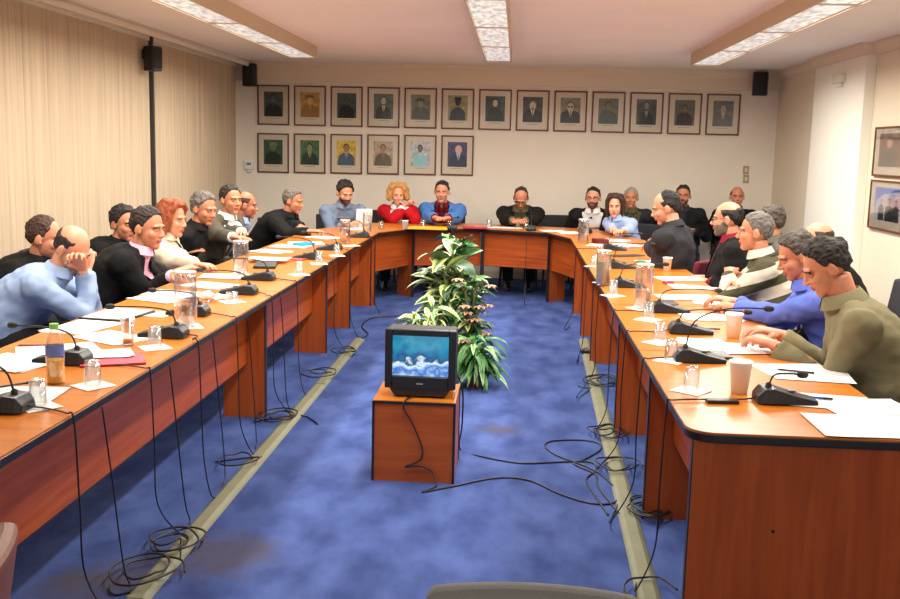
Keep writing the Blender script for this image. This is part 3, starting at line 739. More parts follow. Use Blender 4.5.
# ------------------------------------------------------------------ framed portraits
FR = mat('frame_wood', srgb(104, 52, 26), .4); MATB = mat('picture_mount', srgb(232, 218, 194), .8)
PG = glass('picture_glass', (.97, .97, .97, 1), .90)
def pc(*c): return mat('print_%d_%d_%d' % c, srgb(*[min(250, v*1.18) for v in c]), .7)
def noisyp(*c): return mat('printbg_%d_%d_%d' % c, srgb(*[min(250, v*1.22) for v in c]), .7, var=.45, vscale=22)
def portrait(w, h, bg, coat, face, hair, shirt, kind, pose, lab, loc, rz=0, group=None, tilt=0):
    t = empty('framed_portrait', loc, rz, lab, 'picture', group)
    f = .017; bm = nb()
    for (a, b_, c_, d) in ((-w/2, w/2, h/2-f, h/2), (-w/2, w/2, -h/2, -h/2+f), (-w/2, -w/2+f, -h/2+f, h/2-f), (w/2-f, w/2, -h/2+f, h/2-f)): box(bm, a, b_, -.022, 0, c_, d)
    obj('frame', bm, FR, t, bevel=.003)
    bm = nb(); box(bm, -w/2+f, w/2-f, -.010, -.002, -h/2+f, h/2-f); obj('mount', bm, MATB, t)
    pw, ph = (w*.6, h*.62) if w < h else (w*.72, h*.66)
    bm = nb(); oy = .012
    def poly(pts, k, mi): bm.faces.new([bm.verts.new((x*pw, -.0105-k*.0004, z*ph+oy)) for x, z in pts]).material_index = mi
    poly([(-.5, -.5), (.5, -.5), (.5, .5), (-.5, .5)], 0, 0)
    e = lambda cx, cz, rx, rz_, a0=0, a1=360, n=20: [(cx+rx*math.cos(R(a0+(a1-a0)*k/n)), cz+rz_*math.sin(R(a0+(a1-a0)*k/n))) for k in range(n+(1 if a1-a0 < 360 else 0))]
    s_, dx, hz = pose
    if kind != 'group':
        wd = .40*s_
        poly([(max(-.5, dx-wd), -.5), (min(.5, dx+wd), -.5), (min(.5, dx+wd*.95), -.2), (dx+wd*.75, -.08), (dx+.10*s_, .02), (dx-.10*s_, .02), (dx-wd*.75, -.08), (max(-.5, dx-wd*.95), -.2)], 1, 1)
        poly([(dx-.09*s_, .03), (dx, -.30), (dx+.09*s_, .03)], 2, 4)
        poly([(dx-.018, .0), (dx-.02, -.22), (dx, -.3), (dx+.02, -.22), (dx+.018, .0)], 3, 1)
        poly(e(dx, hz+.02, .15*s_, .145*s_), 2, 3)
        poly(e(dx, hz-.02, .125*s_, .14*s_), 3, 2)
        for k in (-1, 1): poly(e(dx+k*.05*s_, hz+.0, .02*s_, .008*s_), 4, 3)
        if kind == 'moustache': poly(e(dx, hz-.075*s_, .06*s_, .018*s_), 4, 3); poly(e(dx, hz-.12*s_, .06*s_, .03*s_), 4, 3)
        if kind == 'hat': poly([(dx-.2*s_, hz+.08), (dx+.2*s_, hz+.08), (dx+.15*s_, hz+.19), (dx-.15*s_, hz+.19)], 5, 3)
        if kind == 'glasses':
            for k in (-1, 1): poly(e(dx+k*.055*s_, hz, .045*s_, .03*s_), 5, 3)
    else:
        for gx, sc in ((-.22, .8), (.08, 1.1), (.34, .9)):
            poly([(gx-.14*sc, -.5), (gx+.14*sc, -.5), (gx+.13*sc, -.1), (gx, .0), (gx-.13*sc, -.1)], 2, 1); poly(e(gx, .06*sc, .055*sc, .09*sc), 4, 2); poly(e(gx, .11*sc, .057*sc, .06*sc), 3, 3)
        poly([(-.5, -.3), (-.42, .1), (-.15, .3), (.5, .42), (.5, -.5), (-.5, -.5)], 1, 4)
    obj('print', bm, [noisyp(*bg), pc(*coat), pc(*face), pc(*hair), pc(*shirt)], t)
    bm = nb(); box(bm, -w/2+f, w/2-f, -.0165, -.0155, -h/2+f, h/2-f); obj('glazing', bm, PG, t)
    if w < h:
        bm = nb(); box(bm, -pw*.3, pw*.3, -.0108, -.0102, -ph/2-.012, -ph/2-.008); obj('caption', bm, INK, t)
row1 = [((74, 86, 78), (26, 34, 34), (92, 104, 92), (24, 28, 28), (60, 72, 66), 'plain', (1.1, 0, .22), 'dark green toned portrait'),
        ((176, 138, 72), (140, 104, 50), (196, 160, 100), (120, 90, 44), (176, 140, 84), 'hat', (1.2, 0, .2), 'golden sepia portrait'),
        ((62, 80, 76), (20, 28, 34), (66, 80, 78), (22, 28, 30), (40, 50, 52), 'plain', (1.0, 0, .2), 'very dark blue green portrait'),
        ((84, 98, 82), (26, 30, 28), (176, 172, 150), (24, 24, 22), (200, 196, 180), 'plain', (1.0, 0, .24), 'portrait of a dark suited figure with white shirt'),
        ((112, 116, 92), (70, 76, 58), (140, 136, 112), (50, 54, 42), (100, 104, 84), 'hat', (1.15, 0, .16), 'greyish olive portrait of a hatted figure'),
        ((140, 136, 96), (24, 32, 30), (50, 54, 46), (20, 24, 24), (36, 44, 40), 'hat', (1.0, 0, .24), 'portrait of a dark robed figure on pale ground'),
        ((64, 74, 66), (30, 34, 34), (186, 178, 156), (26, 24, 22), (60, 60, 58), 'plain', (1.0, 0, .24), 'portrait of a young dark haired figure leaning'),
        ((70, 76, 72), (34, 36, 36), (190, 182, 158), (110, 104, 92), (200, 196, 180), 'moustache', (1.25, 0, .16), 'portrait of a figure with white moustache'),
        ((128, 124, 104), (44, 44, 46), (186, 172, 146), (84, 76, 62), (170, 164, 150), 'glasses', (1.35, 0, .14), 'close portrait of a figure with dark round glasses'),
        ((104, 106, 92), (70, 74, 70), (116, 112, 98), (56, 58, 54), (92, 94, 86), 'plain', (1.15, 0, .2), 'grey olive mottled portrait'),
        ((72, 78, 70), (42, 46, 44), (136, 134, 118), (40, 42, 40), (170, 166, 150), 'plain', (.9, 0, .26), 'grey portrait of a narrow dark suited figure'),
        ((96, 98, 88), (26, 28, 36), (112, 108, 94), (34, 34, 36), (60, 60, 60), 'plain', (1.0, 0, .16), 'portrait of a seated dark figure above a pale strip'),
        ((104, 104, 98), (84, 86, 84), (160, 156, 142), (90, 90, 88), (176, 174, 166), 'plain', (1.1, 0, .2), 'pale grey faded portrait')]
ords = ['first', 'second', 'third', 'fourth', 'fifth', 'sixth', 'seventh', 'eighth', 'ninth', 'tenth', 'eleventh', 'twelfth', 'last']
for i, a in enumerate(row1):
    x = -3.04+i*(2.472+3.04)/12
    portrait(.40, .49, a[0], a[1], a[2], a[3], a[4], a[5], a[6], a[7]+', %s from left, top row' % ords[i], (x, YB-.004, 2.081), 0, 'framed portraits, top row')
row2 = [((58, 84, 62), (22, 40, 30), (96, 112, 84), (120, 128, 100), (40, 56, 44), 'hat', (1.05, 0, .2), 'dark green portrait of a hatted figure'),
        ((66, 102, 68), (28, 50, 42), (128, 140, 100), (26, 36, 28), (150, 160, 130), 'plain', (1.1, 0, .2), 'green portrait of a suited figure'),
        ((206, 166, 74), (70, 88, 110), (150, 112, 78), (50, 40, 32), (150, 160, 170), 'plain', (1.1, 0, .2), 'portrait in blue suit on yellow ground'),
        ((168, 150, 128), (92, 82, 56), (160, 120, 86), (80, 56, 40), (130, 110, 80), 'plain', (1.1, 0, .2), 'portrait in brown suit seated in an armchair'),
        ((176, 178, 178), (140, 186, 190), (120, 90, 70), (50, 42, 38), (166, 204, 206), 'plain', (.95, 0, .22), 'portrait in turquoise coat on grey ground'),
        ((58, 52, 92), (34, 28, 60), (200, 156, 136), (176, 160, 156), (150, 190, 220), 'plain', (1.2, .06, .18), 'purple ground portrait of a white haired figure in navy')]
for i, a in enumerate(row2):
    x = -3.045+i*.462
    portrait(.40, .49, a[0], a[1], a[2], a[3], a[4], a[5], a[6], a[7]+', %s from left, lower row' % (ords[i] if i < 5 else 'last'), (x, YB-.004, 1.490+.005*i), 0, 'framed portraits, lower row')
portrait(.82, .42, (92, 60, 44), (44, 42, 44), (196, 140, 116), (150, 140, 134), (70, 80, 74), 'plain', (.8, -.1, .2), 'upper of the two framed photographs at the right edge, dark suited figure', (XR-.004, 8.62, 1.66), R(-90), 'framed photographs on the right wall')
portrait(.82, .42, (30, 90, 190), (24, 26, 36), (196, 140, 116), (60, 50, 46), (176, 176, 190), 'group', (1, 0, .2), 'lower of the two framed photographs at the right edge, people under blue sky', (XR-.004, 8.62, 1.21), R(-90), 'framed photographs on the right wall')
# ------------------------------------------------------------------ conference tables
def shrink(poly, d):
    n = len(poly); out = []
    for i in range(n):
        a, b_, c_ = V(poly[i-1]).to_2d(), V(poly[i]).to_2d(), V(poly[(i+1) % n]).to_2d()
        e1 = (b_-a).normalized(); e2 = (c_-b_).normalized(); n1 = V((-e1.y, e1.x)); n2 = V((-e2.y, e2.x))
        bis = (n1+n2).normalized(); out.append(b_+bis*d/max(.3, bis.dot(n1)))
    return out
def leg_panel(t, p, dirv, name='leg'):
    """upright board .25 wide running outwards from p"""
    bm = nb(); d = V(dirv).normalized(); q = V((-d.y, d.x)); p = V(p)
    P = [p+q*.018, p+d*.25+q*.018, p+d*.25-q*.018, p-q*.018]
    if (P[1]-P[0]).cross(P[2]-P[1]) < 0: P = P[::-1]
    prism(bm, P, 0, TZ-.032)
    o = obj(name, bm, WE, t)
    bm = nb(); P2 = [p+q*.019-d*.002, p+d*.004+q*.019, p+d*.004-q*.019, p-q*.019-d*.002]
    if (P2[1]-P2[0]).cross(P2[2]-P2[1]) < 0: P2 = P2[::-1]
    prism(bm, P2, 0, TZ-.033); obj('edge_strip', bm, EDGE, o)
def table(poly, legs, panels, lab, rounded=None):
    """poly: outline of the top, anticlockwise"""
    t = empty('conference_table', (0, 0, 0), 0, lab, 'table', 'wooden conference table sections')
    c0 = sum((V((*p, 0)) for p in poly), V())/len(poly); t.location = (c0.x, c0.y, 0)
    if rounded is not None:
        i = rounded; a, b_, c_ = V(poly[i-1]), V(poly[i]), V(poly[(i+1) % len(poly)])
        r = .10; p0 = b_+(a-b_).normalized()*r; p1 = b_+(c_-b_).normalized()*r; arc = []
        for k in range(9):
            s_ = k/8; arc.append(tuple(p0*(1-s_)**2+b_*2*s_*(1-s_)+p1*s_*s_))
        poly = poly[:i]+arc+poly[i+1:]
    L2 = lambda p: (p[0]-c0.x, p[1]-c0.y)
    ins = shrink([L2(p) for p in poly], .0015)
    bm = nb(); prism(bm, ins, TZ-.008, TZ); obj('tabletop', bm, WT, t)
    bm = nb(); prism(bm, [L2(p) for p in poly], TZ-.034, TZ-.006); obj('edge_band', bm, EDGE, t, bevel=.004)
    for lp, ld in legs: leg_panel(t, L2(lp), ld)
    for (a, b_, z0) in panels:
        a = V(L2(a)); b_ = V(L2(b_)); d = (b_-a).normalized(); q = V((-d.y, d.x))*.009
        bm = nb(); P = [a-q, b_-q, b_+q, a+q]
        if (P[1]-P[0]).cross(P[2]-P[1]) < 0: P = P[::-1]
        # the mesh is laid along its own x axis so that the grain follows the board
        ln_ = (b_-a).length; box(bm, 0, ln_, -.009, .009, z0, TZ-.034)
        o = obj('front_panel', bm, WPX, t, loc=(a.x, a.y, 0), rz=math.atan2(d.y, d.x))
        bm = nb(); box(bm, 0, ln_, -.010, .010, z0-.004, z0+.002); obj('edge_strip', bm, EDGE, o)
    return t
WPX = wood('wood_front', (.27, .045, .008, 1), (.46, .092, .015, 1), (.5, 1, 9), .35)  # same laminate in a darker copy, shade on the front boards put into colour
XI, XO, LI, LO = .56, 1.29, -1.36, -2.08
g_ = .003
ys = [(3.04, 4.33), (4.33, 5.66), (5.66, 7.6), (7.6, 8.75), (8.75, 9.93)]
labs = ['nearest section of the right table with rounded corner and wood end panel', 'right table section in front of the man in royal blue shirt', 'right table section in front of the man in striped jumper',
        'right table section in front of the balding man in dark suit', 'right table section next to the far right corner']
for i, (a, b_) in enumerate(ys):
    t = table([(XI, a+g_), (XO, a+g_), (XO, b_-g_), (XI, b_-g_)], [((XI+.05, b_-.025), (1, 0))], [((XI+.17, a+(.058 if i == 0 else .02)), (XI+.17, b_-.045), .36)], labs[i], 0 if i == 0 else None)
    if i == 0:
        cx, cy = (XI+XO)/2, (a+b_)/2
        bm = nb(); box(bm, XI+.02-cx, XO-.02-cx, a+.03-cy, a+.055-cy, 0, TZ-.034); e_ = obj('end_panel', bm, wood('wood_end', (.36, .065, .011, 1), (.52, .11, .02, 1), (6, 6, .45), .3), t)
        for x in (XI+.018, XO-.022):
            bm = nb(); box(bm, x-cx, x+.004-cx, a+.029-cy, a+.056-cy, 0, TZ-.035); obj('edge_strip', bm, EDGE, e_)
        bm = nb(); lathe(bm, [(.006, 0), (.005, .002)], 10, cap1=True); bm.transform(Matrix.Translation((.845-cx, a+.03-cy, .43)) @ Matrix.Rotation(PI/2, 4, 'X')); obj('screw_hole', bm, EDGE, e_)
ys = [(1.2, 2.35), (2.35, 5.7), (5.7, 7.6), (7.6, 8.7), (8.7, 9.97)]
labs = ['nearest section of the left table, cut by the left edge', 'left table section in front of the bald man in light blue shirt', 'left table section in front of the woman in cream jacket',
        'left table section in front of the man in grey suit', 'left table section next to the far left corner']
for i, (a, b_) in enumerate(ys):
    lg = [((LI-.07, b_-.025), (-1, 0))] if i else [((LI-.07, a+.03), (-1, 0))]
    table([(LO, a+g_), (LI, a+g_), (LI, b_-g_), (LO, b_-g_)], lg, [((LI-.19, a+.02 if i != 1 else a-.01), (LI-.19, b_-.045 if i else b_-.015), .32)], labs[i])
# the curved head of the U: two corner sections and two middle sections, mitred
c1, c2, c3, c4, c5 = V((.56, 9.94)), V((.33, 10.62)), V((-.37, 10.85)), V((-1.07, 10.62)), V((-1.36, 9.98))
o1, o2, o3, o4, o5 = V((1.29, 9.94)), V((.90, 11.19)), V((-.37, 11.57)), V((-1.63, 11.19)), V((-2.08, 9.98))
def curve_sec(ca, cb, oa, ob, lab, two=False):
    d = (cb-ca).normalized(); nrm = V((d.y, -d.x)); 
    if nrm.dot(oa-ca) < 0: nrm = -nrm
    ia, ib = ca+(oa-ca)*.12, cb+(ob-cb)*.12
    legs = [(cb+(ob-cb).normalized()*.05-d*.03, ob-cb)]
    if two: legs.append((ca+(oa-ca).normalized()*.05+d*.03, oa-ca))
    table([tuple(ca), tuple(oa), tuple(ob), tuple(cb)] , legs, [(ia-d*.004, ib-d*.012, .34)], lab)
curve_sec(c1, c2, o1, o2, 'far right corner section of the U-shaped table')
curve_sec(c2, c3, o2, o3, 'back table section in front of the balding man in black')
curve_sec(c3, c4, o3, o4, 'back table section in front of the man in sky blue jacket')
curve_sec(c4, c5, o4, o5, 'far left corner section of the U-shaped table')
# ------------------------------------------------------------------ chairs
CH_B = mat('chair_fabric_black', (.02, .02, .022, 1), .85, bump=.3, bscale=300); CH_R = mat('chair_fabric_burgundy', (.15, .012, .04, 1), .85, bump=.3, bscale=300); CH_G = mat('chair_fabric_grey', (.22, .22, .20, 1), .85, bump=.3, bscale=300)
def chair_proto(cm):
    t = empty('conference_chair')
    bm = nb(); box(bm, -.23, .23, -.2, .24, .38, .455); obj('seat', bm, cm, t, bevel=.03)
    bm = nb(); rows = []
    for k in range(9):
        x = -.225+k*.45/8; cy = -.31+.035*(x/.225)**2
        rows.append([bm.verts.new((x, cy+dy+tl, z)) for (dy, z, tl) in ((0, .52, .02), (.05, .52, .02), (.05, .83, -.03), (0, .83, -.03))])
    for p, q in zip(rows, rows[1:]):
        for j in range(4): bm.faces.new((p[j], p[(j+1) % 4], q[(j+1) % 4], q[j]))
    bm.faces.new(rows[0][::-1]); bm.faces.new(rows[-1]); bmesh.ops.recalc_face_normals(bm, faces=bm.faces)
    obj('backrest', bm, cm, t, bevel=.02)
    for sx in (-1, 1):
        bm = nb(); loft(bm, [(sx*.2, .2, .39), (sx*.22, .23, 0)], .012, n=8); obj('leg', bm, BLK, t)
        bm = nb(); loft(bm, [(sx*.2, -.18, .39), (sx*.22, -.26, 0)], .012, n=8); obj('leg', bm, BLK, t)
        bm = nb(); loft(bm, cat([(sx*.2, -.1, .40), (sx*.2, -.24, .42), (sx*.2, -.29, .56), (sx*.2, -.3, .62)]), .011, n=8); obj('back_support', bm, BLK, t)
    return t
PR = {}
for i, (rl, rz_, ck, d_) in enumerate(CHAIRS):
    if ck not in PR: PR[ck] = chair_proto({'black': CH_B, 'burgundy': CH_R}[ck]); o = PR[ck]
    else: o = copy_tree(PR[ck])
    rl = V((rl.x, min(rl.y, 12.13), 0)); o.location = rl; o.rotation_euler = (0, 0, rz_)
    w_ = d_.split(',')[0].split(' on right side')[0].split(' partly')[0].split(' leaning')[0].split(' seated')[0].split(' almost')[0].split(' reading')[0].split(' half')[0].split(' looking')[0].split(' holding')[0].split(' tucked')[0].split(' with hands')[0]
    tag(o, ('%s chair under the %s' % (ck, w_.replace(' and red tie', ''))), 'chair', 'conference chairs around the table')
o = copy_tree(PR['black']); o.location = (-1.62, 11.95, 0); o.rotation_euler = (0, 0, PI); tag(o, 'empty black chair between the bearded man in blue grey and the blonde woman', 'chair', 'conference chairs around the table')
o = copy_tree(PR['black']); o.location = (.52, 11.95, 0); o.rotation_euler = (0, 0, PI+.2); tag(o, 'empty black chair right of the balding man in black at the back', 'chair', 'conference chairs around the table')
o = copy_tree(PR['black']); o.location = (-2.35, 10.45, 0); o.rotation_euler = (0, 0, R(-125)); tag(o, 'empty black chair left of the bearded man in blue grey shirt', 'chair', 'conference chairs around the table')
o = copy_tree(PR['black']); o.location = (1.66, 3.45, 0); o.rotation_euler = (0, 0, PI/2); tag(o, 'empty dark chair at the near right table beside the olive shirt man', 'chair', 'conference chairs around the table')
# grey chair back in the foreground and brown chair in the lower left corner
t = chair_proto(CH_G); t.location = (.055, 1.39, 0); t.rotation_euler = (0, 0, PI); tag(t, 'grey fabric chair in the foreground, only its top edge visible at the bottom', 'chair')
for ch in t.children:
    if ch.name.startswith(('backrest', 'seat')): ch.scale = (.84, 1, 1)
t = chair_proto(mat('brown_leather', (.24, .07, .03, 1), .5)); t.location = (-1.25, 1.62, 0); t.rotation_euler = (0, 0, R(100)); tag(t, 'brown chair in the foreground at the lower left corner, mostly cut off', 'chair')
# ------------------------------------------------------------------ television on its wooden box
WBX = wood('wood_cube', (.36, .07, .012, 1), (.52, .115, .02, 1), (.6, .6, 6), .35)
bx0, bx1, by0, by1 = -.652, -.25, 4.63, 5.03
cx, cy = (bx0+bx1)/2, (by0+by1)/2; hx, hy = (bx1-bx0)/2, (by1-by0)/2
t = empty('television_stand', (cx, cy, 0), 0, 'low wooden box with black edges carrying the television', 'stand')
bm = nb(); box(bm, -hx+.004, hx-.004, -hy+.004, hy-.004, 0, .386); obj('body', bm, WBX, t)
bm = nb(); box(bm, -hx+.003, hx-.003, -hy+.002, hy-.002, .386, .4); obj('top', bm, WT, t)
for sx in (-1, 1):
    for sy in (-1, 1):
        bm = nb(); box(bm, *sorted((sx*hx, sx*(hx-.012))), *sorted((sy*hy, sy*(hy-.012))), 0, .388); obj('edge_strip', bm, EDGE, t)
for sy in (-1, 1):
    bm = nb(); box(bm, -hx, hx, *sorted((sy*hy, sy*(hy-.006))), .384, .397); obj('edge_strip', bm, EDGE, t)
t = empty('television', (-.432, 4.70, .4), R(-2), 'small black tube television on the wooden box, showing a blue picture', 'television')
bm = nb(); W2 = .172
prof = [(-W2, 0), (W2, 0)]
# front bezel, opening left for the screen
def ringbox(bm, o_, i_, y0, y1):
    (a, b_, c_, d) = o_; (e, f, g2, h) = i_
    box(bm, a, e, y0, y1, c_, d); box(bm, f, b_, y0, y1, c_, d); box(bm, e, f, y0, y1, c_, g2); box(bm, e, f, y0, y1, h, d)
ringbox(bm, (-W2, W2, .045, .335), (-.137, .137, .105, .305), 0, .04); obj('bezel', bm, BLK, t, bevel=.004)
bm = nb(); loft(bm, [(0, .04, .19), (0, .20, .19), (0, .34, .175)], [(.170*1.38, .144*1.38), (.165*1.38, .13*1.38), (.10*1.38, .085*1.38)], side=(1, 0, 0), n=4); 
bm.transform(Matrix.Translation((0, 0, 0)))
for v in bm.verts: pass
bm.free(); bm = nb()
rows = []
for (y, w_, z0, z1) in ((.038, .170, .047, .333), (.17, .166, .05, .330), (.24, .14, .065, .30), (.33, .105, .08, .25)):
    rows.append([bm.verts.new((x, y, z)) for x, z in ((-w_, z0), (w_, z0), (w_, z1), (-w_, z1))])
for p, q in zip(rows, rows[1:]):
    for j in range(4): bm.faces.new((p[j], p[(j+1) % 4], q[(j+1) % 4], q[j]))
bm.faces.new(rows[0][::-1]); bm.faces.new(rows[-1]); bmesh.ops.recalc_face_normals(bm, faces=bm.faces); obj('rear_housing', bm, BLKM, t, bevel=.006)
bm = nb(); P_ = [(-.150, .046), (.150, .046), (.125, .008), (-.125, .008)]
a = [bm.verts.new((x, .004, z)) for x, z in P_]; b_ = [bm.verts.new((x, .24, z)) for x, z in P_]
for j in range(4): bm.faces.new((a[j], a[(j+1) % 4], b_[(j+1) % 4], b_[j]))
bm.faces.new(a[::-1]); bm.faces.new(b_); bmesh.ops.recalc_face_normals(bm, faces=bm.faces); obj('base', bm, BLK, t, bevel=.004)
for sx in (-1, 1):
    bm = nb(); box(bm, sx*.10-.02, sx*.10+.02, .02, .06, 0, .009); obj('foot', bm, BLKM, t)
scr = bpy.data.materials.new('television_picture'); scr.use_nodes = True; nt = scr.node_tree; N = nt.nodes; b = N['Principled BSDF']
b.inputs['Base Color'].default_value = (.02, .02, .03, 1); b.inputs['Roughness'].default_value = .12
tc = N.new('ShaderNodeTexCoord'); sep = N.new('ShaderNodeSeparateXYZ'); nt.links.new(tc.outputs['Object'], sep.inputs[0])
n = N.new('ShaderNodeTexNoise'); n.inputs['Scale'].default_value = 17; n.inputs['Detail'].default_value = 4; nt.links.new(tc.outputs['Object'], n.inputs['Vector'])
ma = N.new('ShaderNodeMath'); ma.operation = 'MULTIPLY_ADD'; ma.inputs[1].default_value = -.20; nt.links.new(n.outputs['Fac'], ma.inputs[0]); nt.links.new(sep.outputs['Z'], ma.inputs[2])
mr = N.new('ShaderNodeMapRange'); mr.inputs['From Min'].default_value = .0; mr.inputs['From Max'].default_value = .2; nt.links.new(ma.outputs[0], mr.inputs[0])
r = N.new('ShaderNodeValToRGB'); els = r.color_ramp.elements
els[0].position = 0; els[0].color = (.45, .70, .95, 1); els[1].position = 1; els[1].color = (.01, .22, .38, 1)
for ps, cl in ((.16, (.05, .16, .55, 1)), (.26, (.28, .50, .90, 1)), (.36, (.75, .92, 1, 1)), (.46, (.02, .08, .22, 1)), (.60, (.02, .18, .36, 1)), (.8, (.02, .30, .46, 1))):
    e2 = r.color_ramp.elements.new(ps); e2.color = cl
nt.links.new(mr.outputs[0], r.inputs[0]); nt.links.new(r.outputs[0], b.inputs['Emission Color']); b.inputs['Emission Strength'].default_value = 1.0
bm = nb(); gr = []
for i in range(9):
    z = .105+.2*i/8; gr.append([bm.verts.new((-.137+.274*j/10, .022-.012*(1-((j-5)/5)**2)*(1-((i-4)/4)**2)-.0, z)) for j in range(11)])
for i in range(8):
    for j in range(10): bm.faces.new((gr[i][j], gr[i][j+1], gr[i+1][j+1], gr[i+1][j]))
bmesh.ops.recalc_face_normals(bm, faces=bm.faces); so = obj('screen', bm, scr, t, smooth=True)
bm = nb(); box(bm, -.016, .016, -.0015, .001, .068, .074); obj('badge', bm, mat('badge_grey', (.3, .3, .3, 1), .4), t)
for k in range(5):
    bm = nb(); box(bm, .06+k*.014, .068+k*.014, -.002, .001, .060, .066); obj('button', bm, BLKM, t)
def cable(pts, r=.0045, name='power_cable', lab=None, parent=None, k=6, cat_='cable', mat_=CABLE, group=None):
    bm = nb(); loft(bm, cat(pts, k), r, n=6); o = obj(name, bm, mat_, parent, smooth=True)
    if lab: tag(o, lab, cat_, group)
    return o
fz = .005
fl = lambda px, py: tuple(onz(px, py, fz))
fx = lambda px, py: tuple(ony(px, py, by0-.008))
cable([(-.46, 4.72, .407), (-.49, 4.635, .406), (-.50, 4.622, .37), fx(413, 425), fx(422, 448), fx(420, 460), fx(405, 467), fx(420, 466), fx(432, 472), fl(436, 486), fl(422, 492), fl(450, 487), fl(495, 478), fl(528, 480), fl(560, 494), fl(590, 503), fl(613, 503), fl(618, 493), fl(604, 477), fl(585, 466), fl(556, 455), fl(545, 446), fl(552, 441), fl(580, 440), fl(598, 443), fl(600, 450), fl(583, 460), fl(574, 464), fl(595, 474), fl(597, 485), fl(612, 505), fl(628, 525), fl(638, 560), fl(640, 599)], lab='black cable looping from the television over the carpet to the right trunking')
cable([(-.30, 4.95, .5), (-.24, 4.98, .40), (-.235, 5.0, .2), fl(460, 449), fl(480, 456), fl(520, 463), fl(560, 462), fl(590, 462), fl(596, 470), fl(586, 480), fl(596, 497), fl(608, 515)], lab='thin black cable trailing behind the television stand across the carpet')
cable([fl(420, 314), fl(395, 316), fl(372, 318), fl(362, 326), fl(368, 334), fl(362, 338)], .007, lab='black cable curving from the plants to the left trunking end')
# ------------------------------------------------------------------ cable trunking on the carpet
TRK = mat('trunking_olive', srgb(122, 122, 96), .6, var=.12, vscale=6)
for (x0, y0, x1, y1, lab) in ((-1.29, 1.6, -1.262, 8.14, 'long beige cable trunking on the carpet along the left table'), (.50, 1.7, .628, 8.5, 'long beige cable trunking on the carpet along the right table')):
    L3 = math.hypot(x1-x0, y1-y0); rz_ = math.atan2(y1-y0, x1-x0)
    t = empty('cable_trunking', (x0, y0, 0), rz_, lab, 'cable cover', 'cable trunking')
    bm = nb(); pf = [(-.045, 0), (-.038, .008), (-.022, .018), (.022, .018), (.038, .008), (.045, 0)]; R_ = []
    for x in (0, L3): R_.append([bm.verts.new((x, a, z)) for a, z in pf])
    for k in range(6): bm.faces.new((R_[0][k], R_[0][(k+1) % 6], R_[1][(k+1) % 6], R_[1][k]))
    bm.faces.new(R_[0]); bm.faces.new(R_[1][::-1]); bmesh.ops.recalc_face_normals(bm, faces=bm.faces); obj('cover', bm, TRK, t)
    for k in range(1, 4):
        bm = nb(); box(bm, L3*k/4-.012, L3*k/4+.012, -.03, .03, .017, .021); obj('joint_clip', bm, TRK, t, bevel=.003)
def coil(px, py, r, n, lab, seed, tail=None):
    rnd = random.Random(seed); c_ = onz(px, py, .0); pts = []; r *= .78
    hgt = lambda q: .024
    for k in range(n*9+1):
        a = k/9*2*PI; rr = r*(1+.34*math.sin(k*.37+seed)+.2*math.sin(k*.83+2*seed))*(1+rnd.uniform(-.12, .12)); sh_ = .25*r*math.sin(k/9*.8+seed)
        pts.append((c_.x+math.cos(a)*rr*1.15+sh_, c_.y+math.sin(a)*rr*1.5, .026+.004*(k % 3)+.010*k/(n*9)))
    for q in (tail or []): pts.append((*onz(*q, .006).xy, .006))
    o = cable(pts, .0042, 'cable_coil', lab, k=3, cat_='cable coil', group='cable coils on the trunking')
    return o
coil(452/889*340-0, 370+463/2.614, .085, 3, 'bundle of black cable on the left trunking beside the brown carpet stain', 1, [(180, 560)])
coil(148, 577, .105, 2, 'loose loops of black cable at the near end of the left trunking', 2, [(128, 592), (112, 594), (110, 586)])
coil(278, 421, .10, 3, 'tangled black cable across the left trunking by the near left table leg', 3, [(255, 422), (300, 415), (318, 424)])
coil(240, 463, .10, 1, 'single thin loop of black cable between left table and left trunking', 4, [(215, 462)])
coil(322, 377, .10, 2, 'black cable loops lying on the left trunking left of the television', 5)
coil(345, 355, .09, 2, 'black cable loops on the left trunking below the second left table leg', 9)
coil(602, 385, .12, 4, 'bundle of black cable heaped on the far part of the right trunking', 6, [(590, 388), (578, 386)])
coil(606, 437, .09, 3, 'coil of black cable on the right trunking level with the television stand', 7)
coil(618, 470, .10, 2, 'loops of thin cable on the right trunking where the television cable ends', 8)
coil(651, 514, .085, 4, 'tight coil of black cable beside the right trunking under the near table leg', 10, [(657, 528)])
coil(664, 596, .12, 1, 'black cable loop around the near end of the right trunking', 11, [(690, 592)])
# ------------------------------------------------------------------ potted plants behind the television
def varieg(key, c0, c1, edge=.5):
    m = bpy.data.materials.new(key); m.use_nodes = True; nt = m.node_tree; N = nt.nodes; b = N['Principled BSDF']; b.inputs['Roughness'].default_value = .4
    uv = N.new('ShaderNodeUVMap'); sp_ = N.new('ShaderNodeSeparateXYZ'); nt.links.new(uv.outputs[0], sp_.inputs[0])
    n = N.new('ShaderNodeTexNoise'); n.inputs['Scale'].default_value = 30; tc = N.new('ShaderNodeTexCoord'); nt.links.new(tc.outputs['Object'], n.inputs['Vector'])
    ad = N.new('ShaderNodeMath'); ad.operation = 'MULTIPLY_ADD'; ad.inputs[1].default_value = .5; nt.links.new(n.outputs['Fac'], ad.inputs[0]); nt.links.new(sp_.outputs['X'], ad.inputs[2])
    r = N.new('ShaderNodeValToRGB'); r.color_ramp.elements[0].position = edge; r.color_ramp.elements[1].position = edge+.22
    r.color_ramp.elements[0].color = c0; r.color_ramp.elements[1].color = c1
    nt.links.new(ad.outputs[0], r.inputs[0]); nt.links.new(r.outputs[0], b.inputs['Base Color'])
    return m
